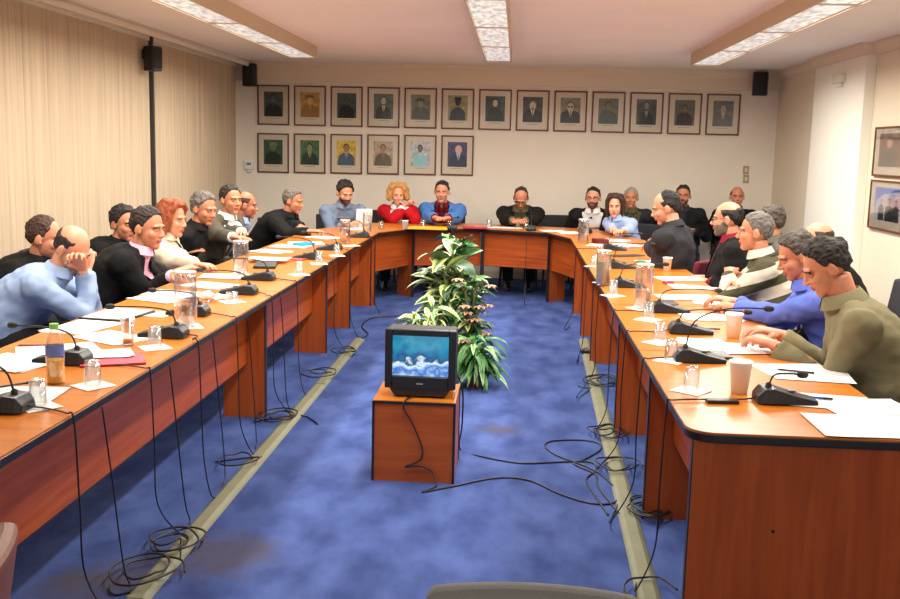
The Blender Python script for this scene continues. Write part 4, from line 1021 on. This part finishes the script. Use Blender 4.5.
def leaf(bm, uvl, base, d, L3, W3, droop, mi=0, roll=0):
    d = d.normalized(); side = d.cross(V((0, 0, 1)));
    if side.length < .01: side = V((1, 0, 0))
    side.normalize(); side.rotate(Matrix.Rotation(roll, 3, d)); n = 7; p = base.copy(); dd = d.copy(); rows = []
    for k in range(n+1):
        f = k/n; w_ = W3*math.sin(PI*min(1, f*.93+.07))**.8*(1-.25*f) if f < 1 else .0008
        up_ = side.cross(dd).normalized()
        rows.append([bm.verts.new(p-side*w_-up_*0+up_*w_*.25), bm.verts.new(p), bm.verts.new(p+side*w_+up_*w_*.25)])
        dd = (dd+V((0, 0, -droop/n))).normalized(); p = p+dd*L3/n
    for p_, q_ in zip(rows, rows[1:]):
        for k in (0, 1):
            f = bm.faces.new((p_[k], p_[k+1], q_[k+1], q_[k])); f.material_index = mi; f.smooth = True
            for lp in f.loops: lp[uvl].uv = ((0 if lp.vert in (p_[1], q_[1]) else 1), 0)
STEM = mat('plant_stem', (.12, .16, .04, 1), .6); SOIL = mat('potting_soil', (.03, .02, .015, 1), .95)
def plant(loc, ht, spread, nl, LL, WW, mats, lab, pot, seed, droop=.9, nflow=0, cat_='plant', lo=.2, narrow=False, flow=None):
    rnd = random.Random(seed); t = empty('potted_plant', loc, 0, lab, cat_)
    pr, phh, pm = pot
    bm = nb(); lathe(bm, [(pr*.72, 0), (pr*.95, phh*.85), (pr*1.05, phh*.86), (pr*1.05, phh), (pr*.93, phh), (pr*.9, phh*.9)], 20, cap0=True); obj('pot', bm, pm, t, smooth=False)
    bm = nb(); lathe(bm, [(pr*.91, phh*.9), (.001, phh*.92)], 16); obj('soil', bm, SOIL, t)
    bmS = nb(); bm = nb(); uvl = bm.loops.layers.uv.new('UVMap')
    ns = 5
    stems = []
    for k in range(ns):
        a = 2*PI*k/ns+rnd.random(); top = V((math.cos(a)*spread*.35, math.sin(a)*spread*.35, ht*rnd.uniform(.7, .95)))
        st_ = cat([(math.cos(a)*.03, math.sin(a)*.03, phh*.85), (top.x*.4, top.y*.4, ht*.5), tuple(top)]); stems.append(st_); loft(bmS, st_, .007, n=6)
    obj('stem', bmS, STEM, t, smooth=True)
    for k in range(nl):
        st_ = stems[k % ns]; f = lo+(1-lo)*((k//ns+rnd.random())/(nl/ns)); f = min(.999, f); p = V(st_[int(f*(len(st_)-1))])
        a = rnd.uniform(0, 2*PI); el = rnd.uniform(.1, .9)*(1 if f < .8 else 1.4)
        d = V((math.cos(a), math.sin(a), el)); sc = rnd.uniform(.7, 1.1)
        pe = p+d.normalized()*spread*.25*rnd.random(); loft(bm, [p, pe], .003, n=4, mi=0)
        leaf(bm, uvl, pe, d, LL*sc, WW*sc, droop*rnd.uniform(.6, 1.3), rnd.randrange(len(mats)), rnd.uniform(-.6, .6))
    obj('foliage', bm, mats, t)
    if nflow:
        for k in range(nflow):
            bm = nb(); uvl = bm.loops.layers.uv.new('UVMap')
            a = rnd.uniform(-PI*.9, PI*.1); p = V((math.cos(a)*spread*.75, math.sin(a)*spread*.75, ht*rnd.uniform(.30, .95)))
            for j in range(7):
                b_ = 2*PI*j/7; leaf(bm, uvl, p, V((math.cos(b_), math.sin(b_), .5)), .055, .017, 1.2, 0)
            loft(bm, [p, (p.x*.5, p.y*.5, p.z-.1)], .003, n=4)
            obj('flower', bm, flow, t)
    return t
G1 = varieg('leaf_variegated', (.028, .10, .026, 1), (.60, .66, .34, 1), .68); G2 = varieg('leaf_lime', (.14, .26, .05, 1), (.58, .62, .24, 1), .5); G3 = varieg('leaf_green', (.035, .16, .03, 1), (.06, .22, .045, 1))
G4 = varieg('leaf_pale', (.10, .30, .08, 1), (.45, .6, .32, 1), .7); FLW = varieg('flower_coral', (.34, .08, .045, 1), (.60, .36, .24, 1)); DG = varieg('leaf_dark', (.012, .055, .016, 1), (.02, .08, .022, 1))
POTW = mat('pot_white', srgb(206, 200, 186), .5); POTB = mat('pot_brown', srgb(92, 52, 32), .6)
plant((-.46, 8.0, 0), 1.03, .2, 150, .16, .046, [G3, G4, DG], 'tall green climbing plant with small pale leaves, farthest of the row of plants', (.13, .24, POTB), 21, .8, lo=.3)
plant((-.48, 7.4, 0), .90, .26, 120, .26, .058, [G1, G1, G2, DG], 'large variegated plant with cream edged leaves, in the middle of the plants', (.15, .25, POTW), 22, 1.1, lo=.2)
plant((-.58, 6.6, 0), .60, .22, 150, .19, .026, [G2, G2, G4], 'lime yellow narrow leaved plant just behind the television', (.12, .18, POTW), 23, 1.3, lo=.1)
plant((-.29, 7.05, 0), .74, .18, 130, .15, .028, [G3, DG, G2], 'dark green plant with coral red flowers right of the television', (.12, .2, POTB), 24, 1.4, nflow=9, lo=.05, flow=FLW)
plant((-.22, 6.65, 0), .36, .15, 130, .22, .020, [G3, G3, G4], 'small bright green fern like plant, lowest of the plants behind the television', (.09, .12, POTB), 25, 1.8, lo=.05)
# ------------------------------------------------------------------ things on the tables
def P2(px, py): v = onz(px, py, TZ); return v.x, v.y
def facing(px, py):
    x, y = P2(px, py)
    if y > 10.15: return math.atan2(11.9-y, -.37*0+ (x+.37)*.35) - PI/2
    return (-PI/2 if x > 0 else PI/2)
RED_L = mat('red_ring', (.5, .02, .02, 1), .4)
def mic(px, py, lab, head=None, rz=None, edge=True, red=False, seed=0):
    """head: (forward, sideways, up) of the microphone head from the base centre"""
    x, y = P2(px, py); a = facing(px, py) if rz is None else R(rz); rnd = random.Random(seed+px)
    t = empty('desk_microphone', (x, y, TZ), a, lab, 'microphone', 'desk microphones')
    bm = nb()
    sec = [(-.075, .052, .028), (-.055, .058, .052), (-.015, .058, .056), (.06, .052, .034), (.135, .042, .018)]
    rows = [[bm.verts.new(q) for q in ((-w_, yy, .001), (w_, yy, .001), (w_*.85, yy, z), (-w_*.85, yy, z))] for yy, w_, z in sec]
    for p, q in zip(rows, rows[1:]):
        for j in range(4): bm.faces.new((p[j], p[(j+1) % 4], q[(j+1) % 4], q[j]))
    bm.faces.new(rows[0]); bm.faces.new(rows[-1][::-1]); bmesh.ops.recalc_face_normals(bm, faces=bm.faces); obj('base', bm, BLK, t, bevel=.006)
    bm = nb(); box(bm, -.016, .016, .035, .06, .040, .046); obj('button', bm, mat('button_grey', (.08, .08, .085, 1), .4), t)
    h = head or (.22, .0, .12); hy_, hx_, hz_ = h
    pts = cat([(0, -.03, .05), (hx_*.05, -.02+hy_*.08, .05+(hz_-.02)*.55+.02), (hx_*.5, hy_*.45, .04+hz_*.92), (hx_, hy_, hz_+.03)], 5)
    bm = nb(); loft(bm, pts, .0035, n=6); lathe(bm, [(.012, .045), (.010, .066), (.004, .07)], 10, cx=0, cy=-.03); obj('gooseneck', bm, BLKM, t, smooth=True)
    d = (V(pts[-1])-V(pts[-2])).normalized(); e_ = V(pts[-1])
    bm = nb(); loft(bm, [e_-d*.012, e_-d*.004, e_+d*.010, e_+d*.024, e_+d*.03], [.006, .012, .0135, .011, .004], n=12); obj('microphone_head', bm, BLKM, t, smooth=True)
    if red:
        bm = nb(); loft(bm, [e_-d*.014, e_-d*.008], .0105, n=12); obj('ring', bm, RED_L, t)
    # the cable: back over the inner edge and down to the carpet
    if edge:
        Ri = Matrix.Rotation(-a, 3, 'Z')
        side_ = 1 if x > 0 else -1
        if y > 10.15: ex = V((x*.9-.03, y-.36, 0)); out = V((0, -1, 0))
        else: ex = V(((XI if x > 0 else LI), y-.03+rnd.uniform(-.04, .04), 0)); out = V((-side_, 0, 0))
        q = [V((x, y, TZ+.015))+out*.075, V((x, y, TZ+.006))+out*.12+V((0, rnd.uniform(-.03, .03), 0)), V((*ex.xy, TZ+.006))-out*.015, V((*ex.xy, TZ-.02))+out*.010,
             V((*ex.xy, .45))+out*.02, V((*ex.xy, .20))+out*.02+V((0, .03, 0)), V((*ex.xy, .03))+out*(.05+rnd.random()*.08)+V((0, rnd.uniform(.0, .15), 0)),
             V((*ex.xy, .006))+out*(.03)+V((0, .25+rnd.random()*.15, 0)), V((*ex.xy, .12))+out*.018+V((0, .30+rnd.random()*.05, 0)), V((*ex.xy, .5))+out*.013+V((0, .26, 0)), V((*ex.xy, TZ-.03))-out*.0+out*.007+V((0, .22, 0))]
        if side_ > 0: q = q[:8]+[V((*ex.xy, .006))+out*.02+V((0, .4, 0))]
        elif int(px) % 2: q = q[:7]+[V((*ex.xy, .006))+out*.07+V((0, .2, 0))]
        cable([tuple(Ri @ (v-V((x, y, TZ)))) for v in q], .003, 'cable', parent=t)
    return t
W_ = 'black desk microphone '
mic(776, 402, W_+'nearest on the right table, neck folded low', (.085, -.03, .065), seed=1)
mic(692, 361, W_+'with long neck pointing at the olive shirt man', (.29, .0, .20), seed=2)
mic(684, 333, W_+'with low red ringed head before the royal blue shirt man', (.28, .02, .085), red=True, seed=3)
mic(664, 312, W_+'with red ringed head near the folded arms man', (.27, .02, .10), red=True, seed=4)
mic(624, 287, W_+'beside the carafe in front of the bald bearded man', (.24, .05, .13), seed=5)
mic(617, 268, W_+'in front of the dark suited man over papers', (.24, .05, .16), seed=6)
mic(611, 250, W_+'near the brown haired woman, right table', (.24, .0, .12), seed=7)
mic(586, 233, W_+'at the right corner before the man with goatee', (.2, .0, .12), edge=False, seed=8)
mic(531, 230.5, W_+'with upright neck beside the balding man at the back', (.06, -.16, .27), seed=9, rz=0)
mic(452, 229.5, W_+'in front of the man in sky blue jacket', (.16, .05, .09), seed=10, rz=0)
mic(6, 410, W_+'cut by the left edge of the photo', (.25, .1, .12), seed=11)
mic(70, 363, W_+'on left table between bottle and red folder', (.24, .05, .10), seed=12)
mic(170, 337, W_+'with arched neck before the bald man in light blue', (.25, -.02, .10), seed=13)
mic(194, 315, W_+'behind the tall water jug on left table', (.22, .05, .08), seed=14)
mic(244, 294, W_+'in front of the man in black suit and pink shirt', (.25, .0, .10), seed=15)
mic(263, 280, W_+'in front of the woman in cream jacket', (.22, .0, .10), seed=16)
mic(311, 259, W_+'beside the red folder on left table', (.24, .0, .13), seed=17)
mic(333, 250, W_+'left table, in front of the grey haired man leaning', (.24, .0, .11), seed=18)
mic(361, 237.5, W_+'on the left corner before the bearded man', (.2, .0, .14), seed=19)
def napkin(px, py, lab, sz=.115, rot=45):
    x, y = P2(px, py); bm = nb(); n = 6; g = []
    for i in range(n+1): g.append([bm.verts.new(((i/n-.5)*sz, (j/n-.5)*sz, .0012+.0022*abs(noise.noise(V((i*.7+px, j*.7, 0)))))) for j in range(n+1)])
    for i in range(n):
        for j in range(n): bm.faces.new((g[i][j], g[i+1][j], g[i+1][j+1], g[i][j+1]))
    o = obj('paper_napkin', bm, NAPK, loc=(x, y, TZ), rz=R(rot)); s_ = o.modifiers.new('t', 'SOLIDIFY'); s_.thickness = .001; s_.offset = 1
    tag(o, lab, 'napkin', 'white napkins on the table')
def tumbler(px, py, lab, up=False, h=.088, r0=.031, r1=.025, liquid=None, nap=True, z=None, grp='glass tumblers', rot=40):
    x, y = P2(px, py)
    if nap: napkin(px, py+.0, 'white napkin under the '+lab.replace('glass tumbler', 'tumbler'), rot=rot)
    zb = .0048 if nap else .0005
    t = empty('glass_tumbler', (x, y, TZ+zb), 0, lab, 'glass', grp)
    bm = nb()
    if up: prof_ = [(r1*.9, .0), (r1, .002), (r0, h), (r0-.0025, h), (r1-.003, .008), (.001, .007)]
    else: prof_ = [(r0, 0), (r1, h-.003), (r1*.92, h), (.001, h), (.001, h-.009), (r1-.003, h-.010), (r0-.0025, 0)]
    lathe(bm, prof_, 20, cap0=up); obj('glass', bm, GL, t, smooth=True)
    bm = nb()
    for z_ in ((.0,) if not up else (h-.002,)):
        pass
    bm.free()
    if liquid:
        hh = h*liquid[1]; bm = nb(); lathe(bm, [(r1-.0035, .0085), (r1-.0035+(r0-r1)*liquid[1], hh)], 18, cap0=True, cap1=True); obj('drink', bm, liquid[0], t, smooth=False)
    return t
TEA = mat('amber_tea', (.45, .13, .02, 1), .25)
G_ = 'upturned glass tumbler '
for (px, py, w_) in ((691, 391, 'between the two nearest right microphones'), (671, 361, 'next to the long necked microphone'), (659, 343, 'on right table before the royal blue shirt man'),
                     (648, 320, 'at the second table joint on the right'), (613, 296, 'in front of the carafe on the right table'), (604, 283, 'left of the carafe on right table'), (594, 267, 'farther right table near the dark suited man'),
                     (93, 386, 'on left table in front of the red folder'), (38, 407, 'nearest on the left table'), (155, 348, 'in front of the arched microphone on left table'),
                     (299, 275, 'left table beside the orange wood patch'), (319, 264, 'left table, right of the red folder'), (337, 256, 'left table, near the leaning grey haired man'), (381, 229.5, 'at the left corner of the table head'),
                     (423, 228, 'in front of the man in sky blue jacket'), (489, 227.5, 'in front of the balding man, left side'), (526, 228.5, 'in front of the balding man, right side')):
    tumbler(px, py, G_+w_, nap=(py > 240), rot=random.uniform(20, 60))
tumbler(450, 229, 'glass tumbler with amber drink before the plaid shirt man', True, nap=False, liquid=(TEA, .6))
tumbler(518, 227.6, 'glass tumbler with pale drink right in front of the balding man', True, nap=False, liquid=(mat('pale_drink', (.7, .6, .4, 1), .3), .8), h=.11)
tumbler(128, 345, 'glass tumbler with amber tea at the bottom beside the red folder', True, h=.12, liquid=(TEA, .18), nap=False)
tumbler(232, 302, 'small glass tumbler beside the jug on left table', True, h=.05, r0=.033, r1=.03, liquid=(WATER, .5))
tumbler(600, 254, 'glass tumbler beside the papers of the brown haired woman', False, nap=False)
def jug(px, py, lab, h=.23, r=.05, fill=.45, nap=True, handle=True, water=WATER):
    x, y = P2(px, py)
    if nap: napkin(px, py, 'white napkin under the '+lab, .14, 30)
    t = empty('water_jug', (x, y, TZ+(.0048 if nap else .0005)), 0, lab, 'jug', 'glass jugs on the tables')
    bm = nb(); lathe(bm, [(r*.9, 0), (r, .006), (r, h*.8), (r*.92, h*.9), (r*.98, h), (r*.93, h), (r*.87, h*.9), (r*.93, h*.78), (r*.93, .012), (.001, .01)], 24, cap0=True); obj('glass', bm, GL, t, smooth=True)
    bm = nb(); lathe(bm, [(r*.92, .0125), (r*.92, h*fill)], 20, cap0=True, cap1=True); obj('water', bm, water, t)
    if handle:
        bm = nb(); loft(bm, cat([(0, r, h*.85), (0, r+.04, h*.82), (0, r+.045, h*.5), (0, r, h*.22)]), .007, n=8); obj('handle', bm, GL, t, smooth=True)
    bm = nb(); lathe(bm, [(r*.99, h-.001), (r*.99, h+.006), (.001, h+.007)], 20, cap0=True); obj('rim_lid', bm, mat('jug_rim', (.62, .6, .56, 1), .25, 0), t)
jug(186, 327, 'tall glass water jug left of the black suited man hands', .25, .052, .5)
jug(241, 276, 'glass water jug on left table before the grey suited man', .22, .05, .5)
jug(643, 309, 'tall glass water jug on right table at the second joint', .24, .05, .4)
jug(603, 285, 'glass carafe on right table with beige liquid', .22, .048, .7, water=mat('beige_liquid', (.55, .45, .3, 1), .4), nap=False)
jug(583, 243, 'glass jug at the far right corner of the table', .22, .05, .6, nap=False)
jug(345, 243, 'glass jug left of the far left microphone', .2, .046, .6, nap=False)
jug(367, 233, 'glass jug at the far left corner before the bearded man', .2, .046, .5, nap=False)
def cup(px, py, lab, h=.118, r=.041):
    x, y = P2(px, py); t = empty('foam_cup', (x, y, TZ+.0005), 0, lab, 'cup', 'white foam cups')
    bm = nb(); lathe(bm, [(r*.70, 0), (r*.96, h*.93), (r*1.03, h*.94), (r*1.03, h), (r*.93, h), (r*.66, .004), (.001, .004)], 24, cap0=True); obj('cup_body', bm, mat('foam_white', (.93, .92, .89, 1), .7), t, smooth=True)
cup(739, 393, 'white foam cup nearest the camera on the right table'); cup(733, 338, 'white foam cup by the hands of the olive shirt man')
cup(667, 271, 'white foam cup on papers before the bald bearded man', .10, .035); cup(405, 229, 'white cup in front of the blonde woman', .09, .035)
# juice bottle
x, y = P2(56, 383); t = empty('juice_bottle', (x, y, TZ+.0005), 0, 'plastic bottle with green cap, blue label and orange juice on left table', 'bottle')
bm = nb(); lathe(bm, [(.028, 0), (.031, .008), (.031, .13), (.026, .16), (.014, .185), (.013, .20)], 22, cap0=True); obj('bottle_body', bm, GL, t, smooth=True)
bm = nb(); lathe(bm, [(.0285, .004), (.029, .085)], 20, cap0=True, cap1=True); obj('juice', bm, JUICE, t)
bm = nb(); lathe(bm, [(.0318, .10), (.0318, .135)], 22); obj('label', bm, mat('label_blue', (.12, .16, .42, 1), .5), t, smooth=True)
bm = nb(); lathe(bm, [(.0155, .193), (.0155, .212), (.001, .213)], 18, cap0=True); obj('cap', bm, mat('cap_green', (.25, .62, .12, 1), .4), t)
# ---- papers
zt = [0]
def paper(px, py, w_, h_, rot, lab, n=1, m=PAPER, lift=0, txt=True, name='paper_sheet', cat_='paper', grp='papers on the tables'):
    x, y = P2(px, py); zt[0] += 1; z0 = .0012+lift+(zt[0] % 4)*.0008
    t = empty(name, (x, y, TZ+z0), R(rot), lab, cat_, grp)
    for k in range(n):
        bm = nb(); q = 8; g = []; a = random.uniform(-6, 6) if n > 1 else 0
        for i in range(q+1): g.append([bm.verts.new(((i/q-.5)*w_+ (k*.006), (j-.5)*h_, .0012*k+.0025*(max(0, abs(i/q-.5)-.3)*5)**2*.5)) for j in (0, .5, 1)])
        for i in range(q):
            for j in range(2): bm.faces.new((g[i][j], g[i+1][j], g[i+1][j+1], g[i][j+1]))
        o = obj('sheet', bm, m, t, rz=R(a)); s_ = o.modifiers.new('t', 'SOLIDIFY'); s_.thickness = .0006
    if txt and m == PAPER:
        bm = nb(); rnd = random.Random(px)
        zz = .0012*(n-1)+.0011
        for k in range(9):
            yy = h_*.36-k*h_*.078; ln_ = w_*rnd.uniform(.35, .6)
            box(bm, -w_*.3, -w_*.3+ln_, yy-.0012, yy+.0012, zz, zz+.0003)
        obj('printed_text', bm, mat('grey_print', (.5, .5, .52, 1), .8), t, rz=R(a))
    return t
A = .21, .297
for args in (
    (826, 402, *A, 80, 'white sheet under the blue pen near the nearest microphone'), (866, 408, *A, 100, 'white sheet at the outer right table edge, topmost of three', 1, PAPER, .001), (866, 427, .34, .27, 5, 'white sheet nearest the camera at the right table end', 2),
    (795, 370, *A, 100, 'printed sheet in front of the olive shirt man, beside the foam cup', 1), (812, 376, *A, 82, 'second printed sheet in front of the olive shirt man', 1),
    (722, 348, *A, 85, 'white sheet left of the olive shirt man hands', 2), (748, 350, *A, 100, 'white sheet under the olive shirt man wrists'), (700, 342, .15, .21, 80, 'small white sheet beside the long necked microphone'),
    (712, 318, *A, 95, 'white sheet between two microphones on the right table', 2), (720, 303, *A, 80, 'sheet held by the royal blue shirt man', 2), (690, 298, *A, 100, 'white sheet left of the royal blue shirt man'),
    (668, 297, .2, .12, 100, 'narrow white sheet under the black tray on right table'), (700, 288, .15, .2, 60, 'small white sheet near the folded arms man'),
    (678, 279, *A, 105, 'curled white sheet before the bald bearded man'), (680, 287, .21, .12, 95, 'strip of white paper before the folded arms man'), (655, 262, *A, 95, 'white sheet with green print before the dark suited man', 1), (672, 265, *A, 75, 'pale sheet under the foam cup of the bald bearded man', 2),
    (612, 241, *A, 60, 'fanned papers in front of the brown haired woman', 5), (625, 246, *A, 40, 'papers under the hands of the dark suited man', 4), (604, 246, *A, 75, 'loose papers beside the brown haired woman', 3),
    (568, 233, *A, 10, 'white papers at the right corner before the man with goatee', 3), (508, 228, .30, .2, 5, 'white sheet to the left of the balding man at the back', 2), (486, 227.5, .25, .2, 0, 'pale papers between sky blue jacket man and balding man', 2), (552, 231, .25, .2, 10, 'white papers by the upright microphone', 2),
    (10, 364, *A, 70, 'large white sheets at the left edge of the photo', 4), (56, 351, .30, .22, 30, 'white papers behind the juice bottle', 3), (15, 395, *A, 95, 'white sheet at the left edge under the nearest tumbler', 1),
    (80, 328, .30, .22, 80, 'stack of white sheets before the bald man in light blue', 4), (112, 338, *A, 60, 'white sheet beside the amber tea glass', 1), (160, 299, *A, 65, 'white sheet before the black suited man, nearer one', 1), (174, 294, *A, 80, 'white sheet before the black suited man, farther one', 1),
    (152, 314, .15, .2, 80, 'small white paper left of the tall water jug', 1), (208, 286, *A, 70, 'white sheets before the woman in cream jacket', 3), (224, 277, *A, 95, 'white papers beyond the cream jacket woman hands', 3), (214, 297, .15, .2, 60, 'crumpled white paper right of the tall jug', 2),
    (268, 262, *A, 90, 'white sheet on the flat black case', 1, PAPER, .022), (290, 247, *A, 80, 'white pages under the blue folder', 5), (270, 252, *A, 60, 'white papers before the pale blue shirt man', 3), (322, 238, *A, 60, 'white papers under the hands of the leaning grey haired man', 3),
    (355, 229, *A, 20, 'white papers under the jug at the left corner', 2), (306, 244, *A, 110, 'thick white pile beside the blue folder', 5), (350, 246, .15, .12, 40, 'small white note beside the far left microphone', 1)):
    paper(*args)
paper(640, 262, .10, .08, 90, 'small green printed card on the sheet before the dark suited man', 1, mat('green_card', srgb(110, 190, 130), .7), .004, cat_='card', name='printed_card')
FM = mat('folder_crimson', srgb(176, 20, 58), .5)
def folder(px, py, w_, h_, rot, lab, m, th=.008, lift=.004, top=True, nm='folder'):
    x, y = P2(px, py); t = empty(nm, (x, y, TZ+lift), R(rot), lab, nm.replace('_', ' '))
    bm = nb(); box(bm, -w_/2, w_/2, -h_/2, h_/2, -lift+.0006, th-lift+.001); obj('cover', bm, m, t, bevel=.002)
    if top: bm = nb(); box(bm, -w_/2+.01, w_/2-.01, -h_/2+.01, h_/2-.01, th-lift+.001, th-lift+.004); obj('pages', bm, PAPER, t, rz=R(3))
    return t
folder(112, 361, .24, .20, 25, 'crimson folder with white pages beside the tumbler on left table', FM, top=False)
paper(103, 357, .20, .15, 25, 'white pages lying on the crimson folder', 3, PAPER, .011)
folder(298, 259, .22, .16, 75, 'bright red folder on left table under white pages', mat('folder_red', srgb(214, 34, 28), .5), top=False)
folder(304, 246, .16, .11, 60, 'bright blue folder on the white pile on left table', mat('folder_cyan', srgb(20, 150, 214), .4), .028, top=False)
folder(428, 229, .42, .2, 0, 'yellow orange folder before the sky blue jacket man', mat('folder_yellow', srgb(240, 176, 40), .5), .02, top=False)
folder(475, 228.4, .26, .16, 5, 'red folder on back table right of the sky blue jacket man', FM, .016, top=False)
folder(600, 243, .12, .12, 20, 'small dark red box beside the loose papers on right table', mat('box_darkred', srgb(96, 24, 26), .5), .04, top=False, nm='small_box')
folder(118, 316, .31, .23, 80, 'closed dark notebook with white pages beside the bald man elbow', mat('notebook_black', (.02, .02, .03, 1), .4), .010, nm='notebook')
folder(266, 266, .34, .15, 100, 'flat black case on left table before the grey suited man', BLK, .018, top=False, nm='flat_case')
folder(668, 303, .15, .09, 95, 'thin black tray holding white sheet on right table', BLK, .006, top=False, nm='tray')
folder(720, 356, .15, .07, 95, 'dark phone on papers beside the long necked microphone', BLK, .010, nm='mobile_phone', top=False)
folder(722, 403, .11, .035, 5, 'small flat black box by the nearest foam cup', BLK, .012, top=False, nm='cable_box')
folder(668, 284, .06, .05, 20, 'small red and white packet before the bald bearded man', mat('packet_red', srgb(196, 40, 60), .5), .018, top=False, nm='small_packet')
folder(626, 256, .3, .12, 30, 'dark folder under the dark suited man papers', mat('folder_dark', (.02, .02, .025, 1), .4), .006, top=False)
def pen(px, py, rot, lab, col, z=.012):
    x, y = P2(px, py); t = empty('pen', (x, y, TZ+z), R(rot), lab, 'pen', 'pens on the papers')
    bm = nb(); loft(bm, [(-.07, 0, 0), (-.06, 0, 0), (.04, 0, 0)], [.0015, .0042, .0042], n=8); obj('barrel', bm, mat('pen_'+col[0], col[1], .4), t, smooth=True)
    bm = nb(); loft(bm, [(.04, 0, 0), (.072, 0, 0)], .0046, n=8); obj('pen_cap', bm, BLK, t, smooth=True)
pen(811, 400, -10, 'blue pen on the sheet behind the nearest microphone', ('blue', (.03, .09, .5, 1)), .010)
pen(705, 331, 0, 'blue pen on papers before the royal blue shirt man', ('blue', (.03, .09, .5, 1)))
pen(36, 348, 15, 'dark red pen behind the juice bottle', ('red', (.25, .02, .03, 1)), .012)
pen(15, 388, 50, 'black pen at the left edge on the white sheet', ('black', (.02, .02, .02, 1)), .012)
pen(198, 300, 10, 'purple pen before the black suited man', ('purple', (.15, .03, .2, 1)), .010)
pen(795, 373, -20, 'black pen on the printed sheet before the olive shirt man', ('black', (.02, .02, .02, 1)), .008)
# sugar bowl on the left table
x, y = P2(207, 302); t = empty('sugar_bowl', (x, y, TZ+.0005), 0, 'small glass bowl with crumpled white paper beside the tall jug', 'bowl')
bm = nb(); lathe(bm, [(.025, 0), (.045, .02), (.05, .05), (.046, .05), (.04, .022), (.001, .006)], 22, cap0=True); obj('bowl_body', bm, GL, t, smooth=True)
bm = nb(); ell(bm, (0, 0, .035), (.036, .036, .024), 12)
for v in bm.verts: v.co += V((1, 1, 1))*noise.noise(v.co*70)*.008
obj('crumpled_paper', bm, NAPK, t)
# the sheet the bearded man reads
p = ony(364, 221, 10.55); t = empty('paper_sheet', p, R(20), 'white sheet held up in front of the bearded man', 'paper', 'papers on the tables')
bm = nb(); g = [[bm.verts.new(((i/6-.5)*.17, .012*math.sin(i/6*PI)+(k-.5)*-.05, (k-.5)*.26)) for k in (0, .5, 1)] for i in range(7)]
for i in range(6):
    for j in range(2): bm.faces.new((g[i][j], g[i+1][j], g[i+1][j+1], g[i][j+1]))
o = obj('sheet', bm, PAPER, t); s_ = o.modifiers.new('t', 'SOLIDIFY'); s_.thickness = .0008
# ------------------------------------------------------------------ light and view
w = bpy.data.worlds.new('world'); S.world = w; w.use_nodes = True
w.node_tree.nodes['Background'].inputs[0].default_value = (1, .93, .85, 1); w.node_tree.nodes['Background'].inputs[1].default_value = 1.05
S.view_settings.view_transform = 'Standard'; S.view_settings.look = 'None'; S.view_settings.gamma = 1; S.view_settings.exposure = .1
S.view_settings.use_curve_mapping = False
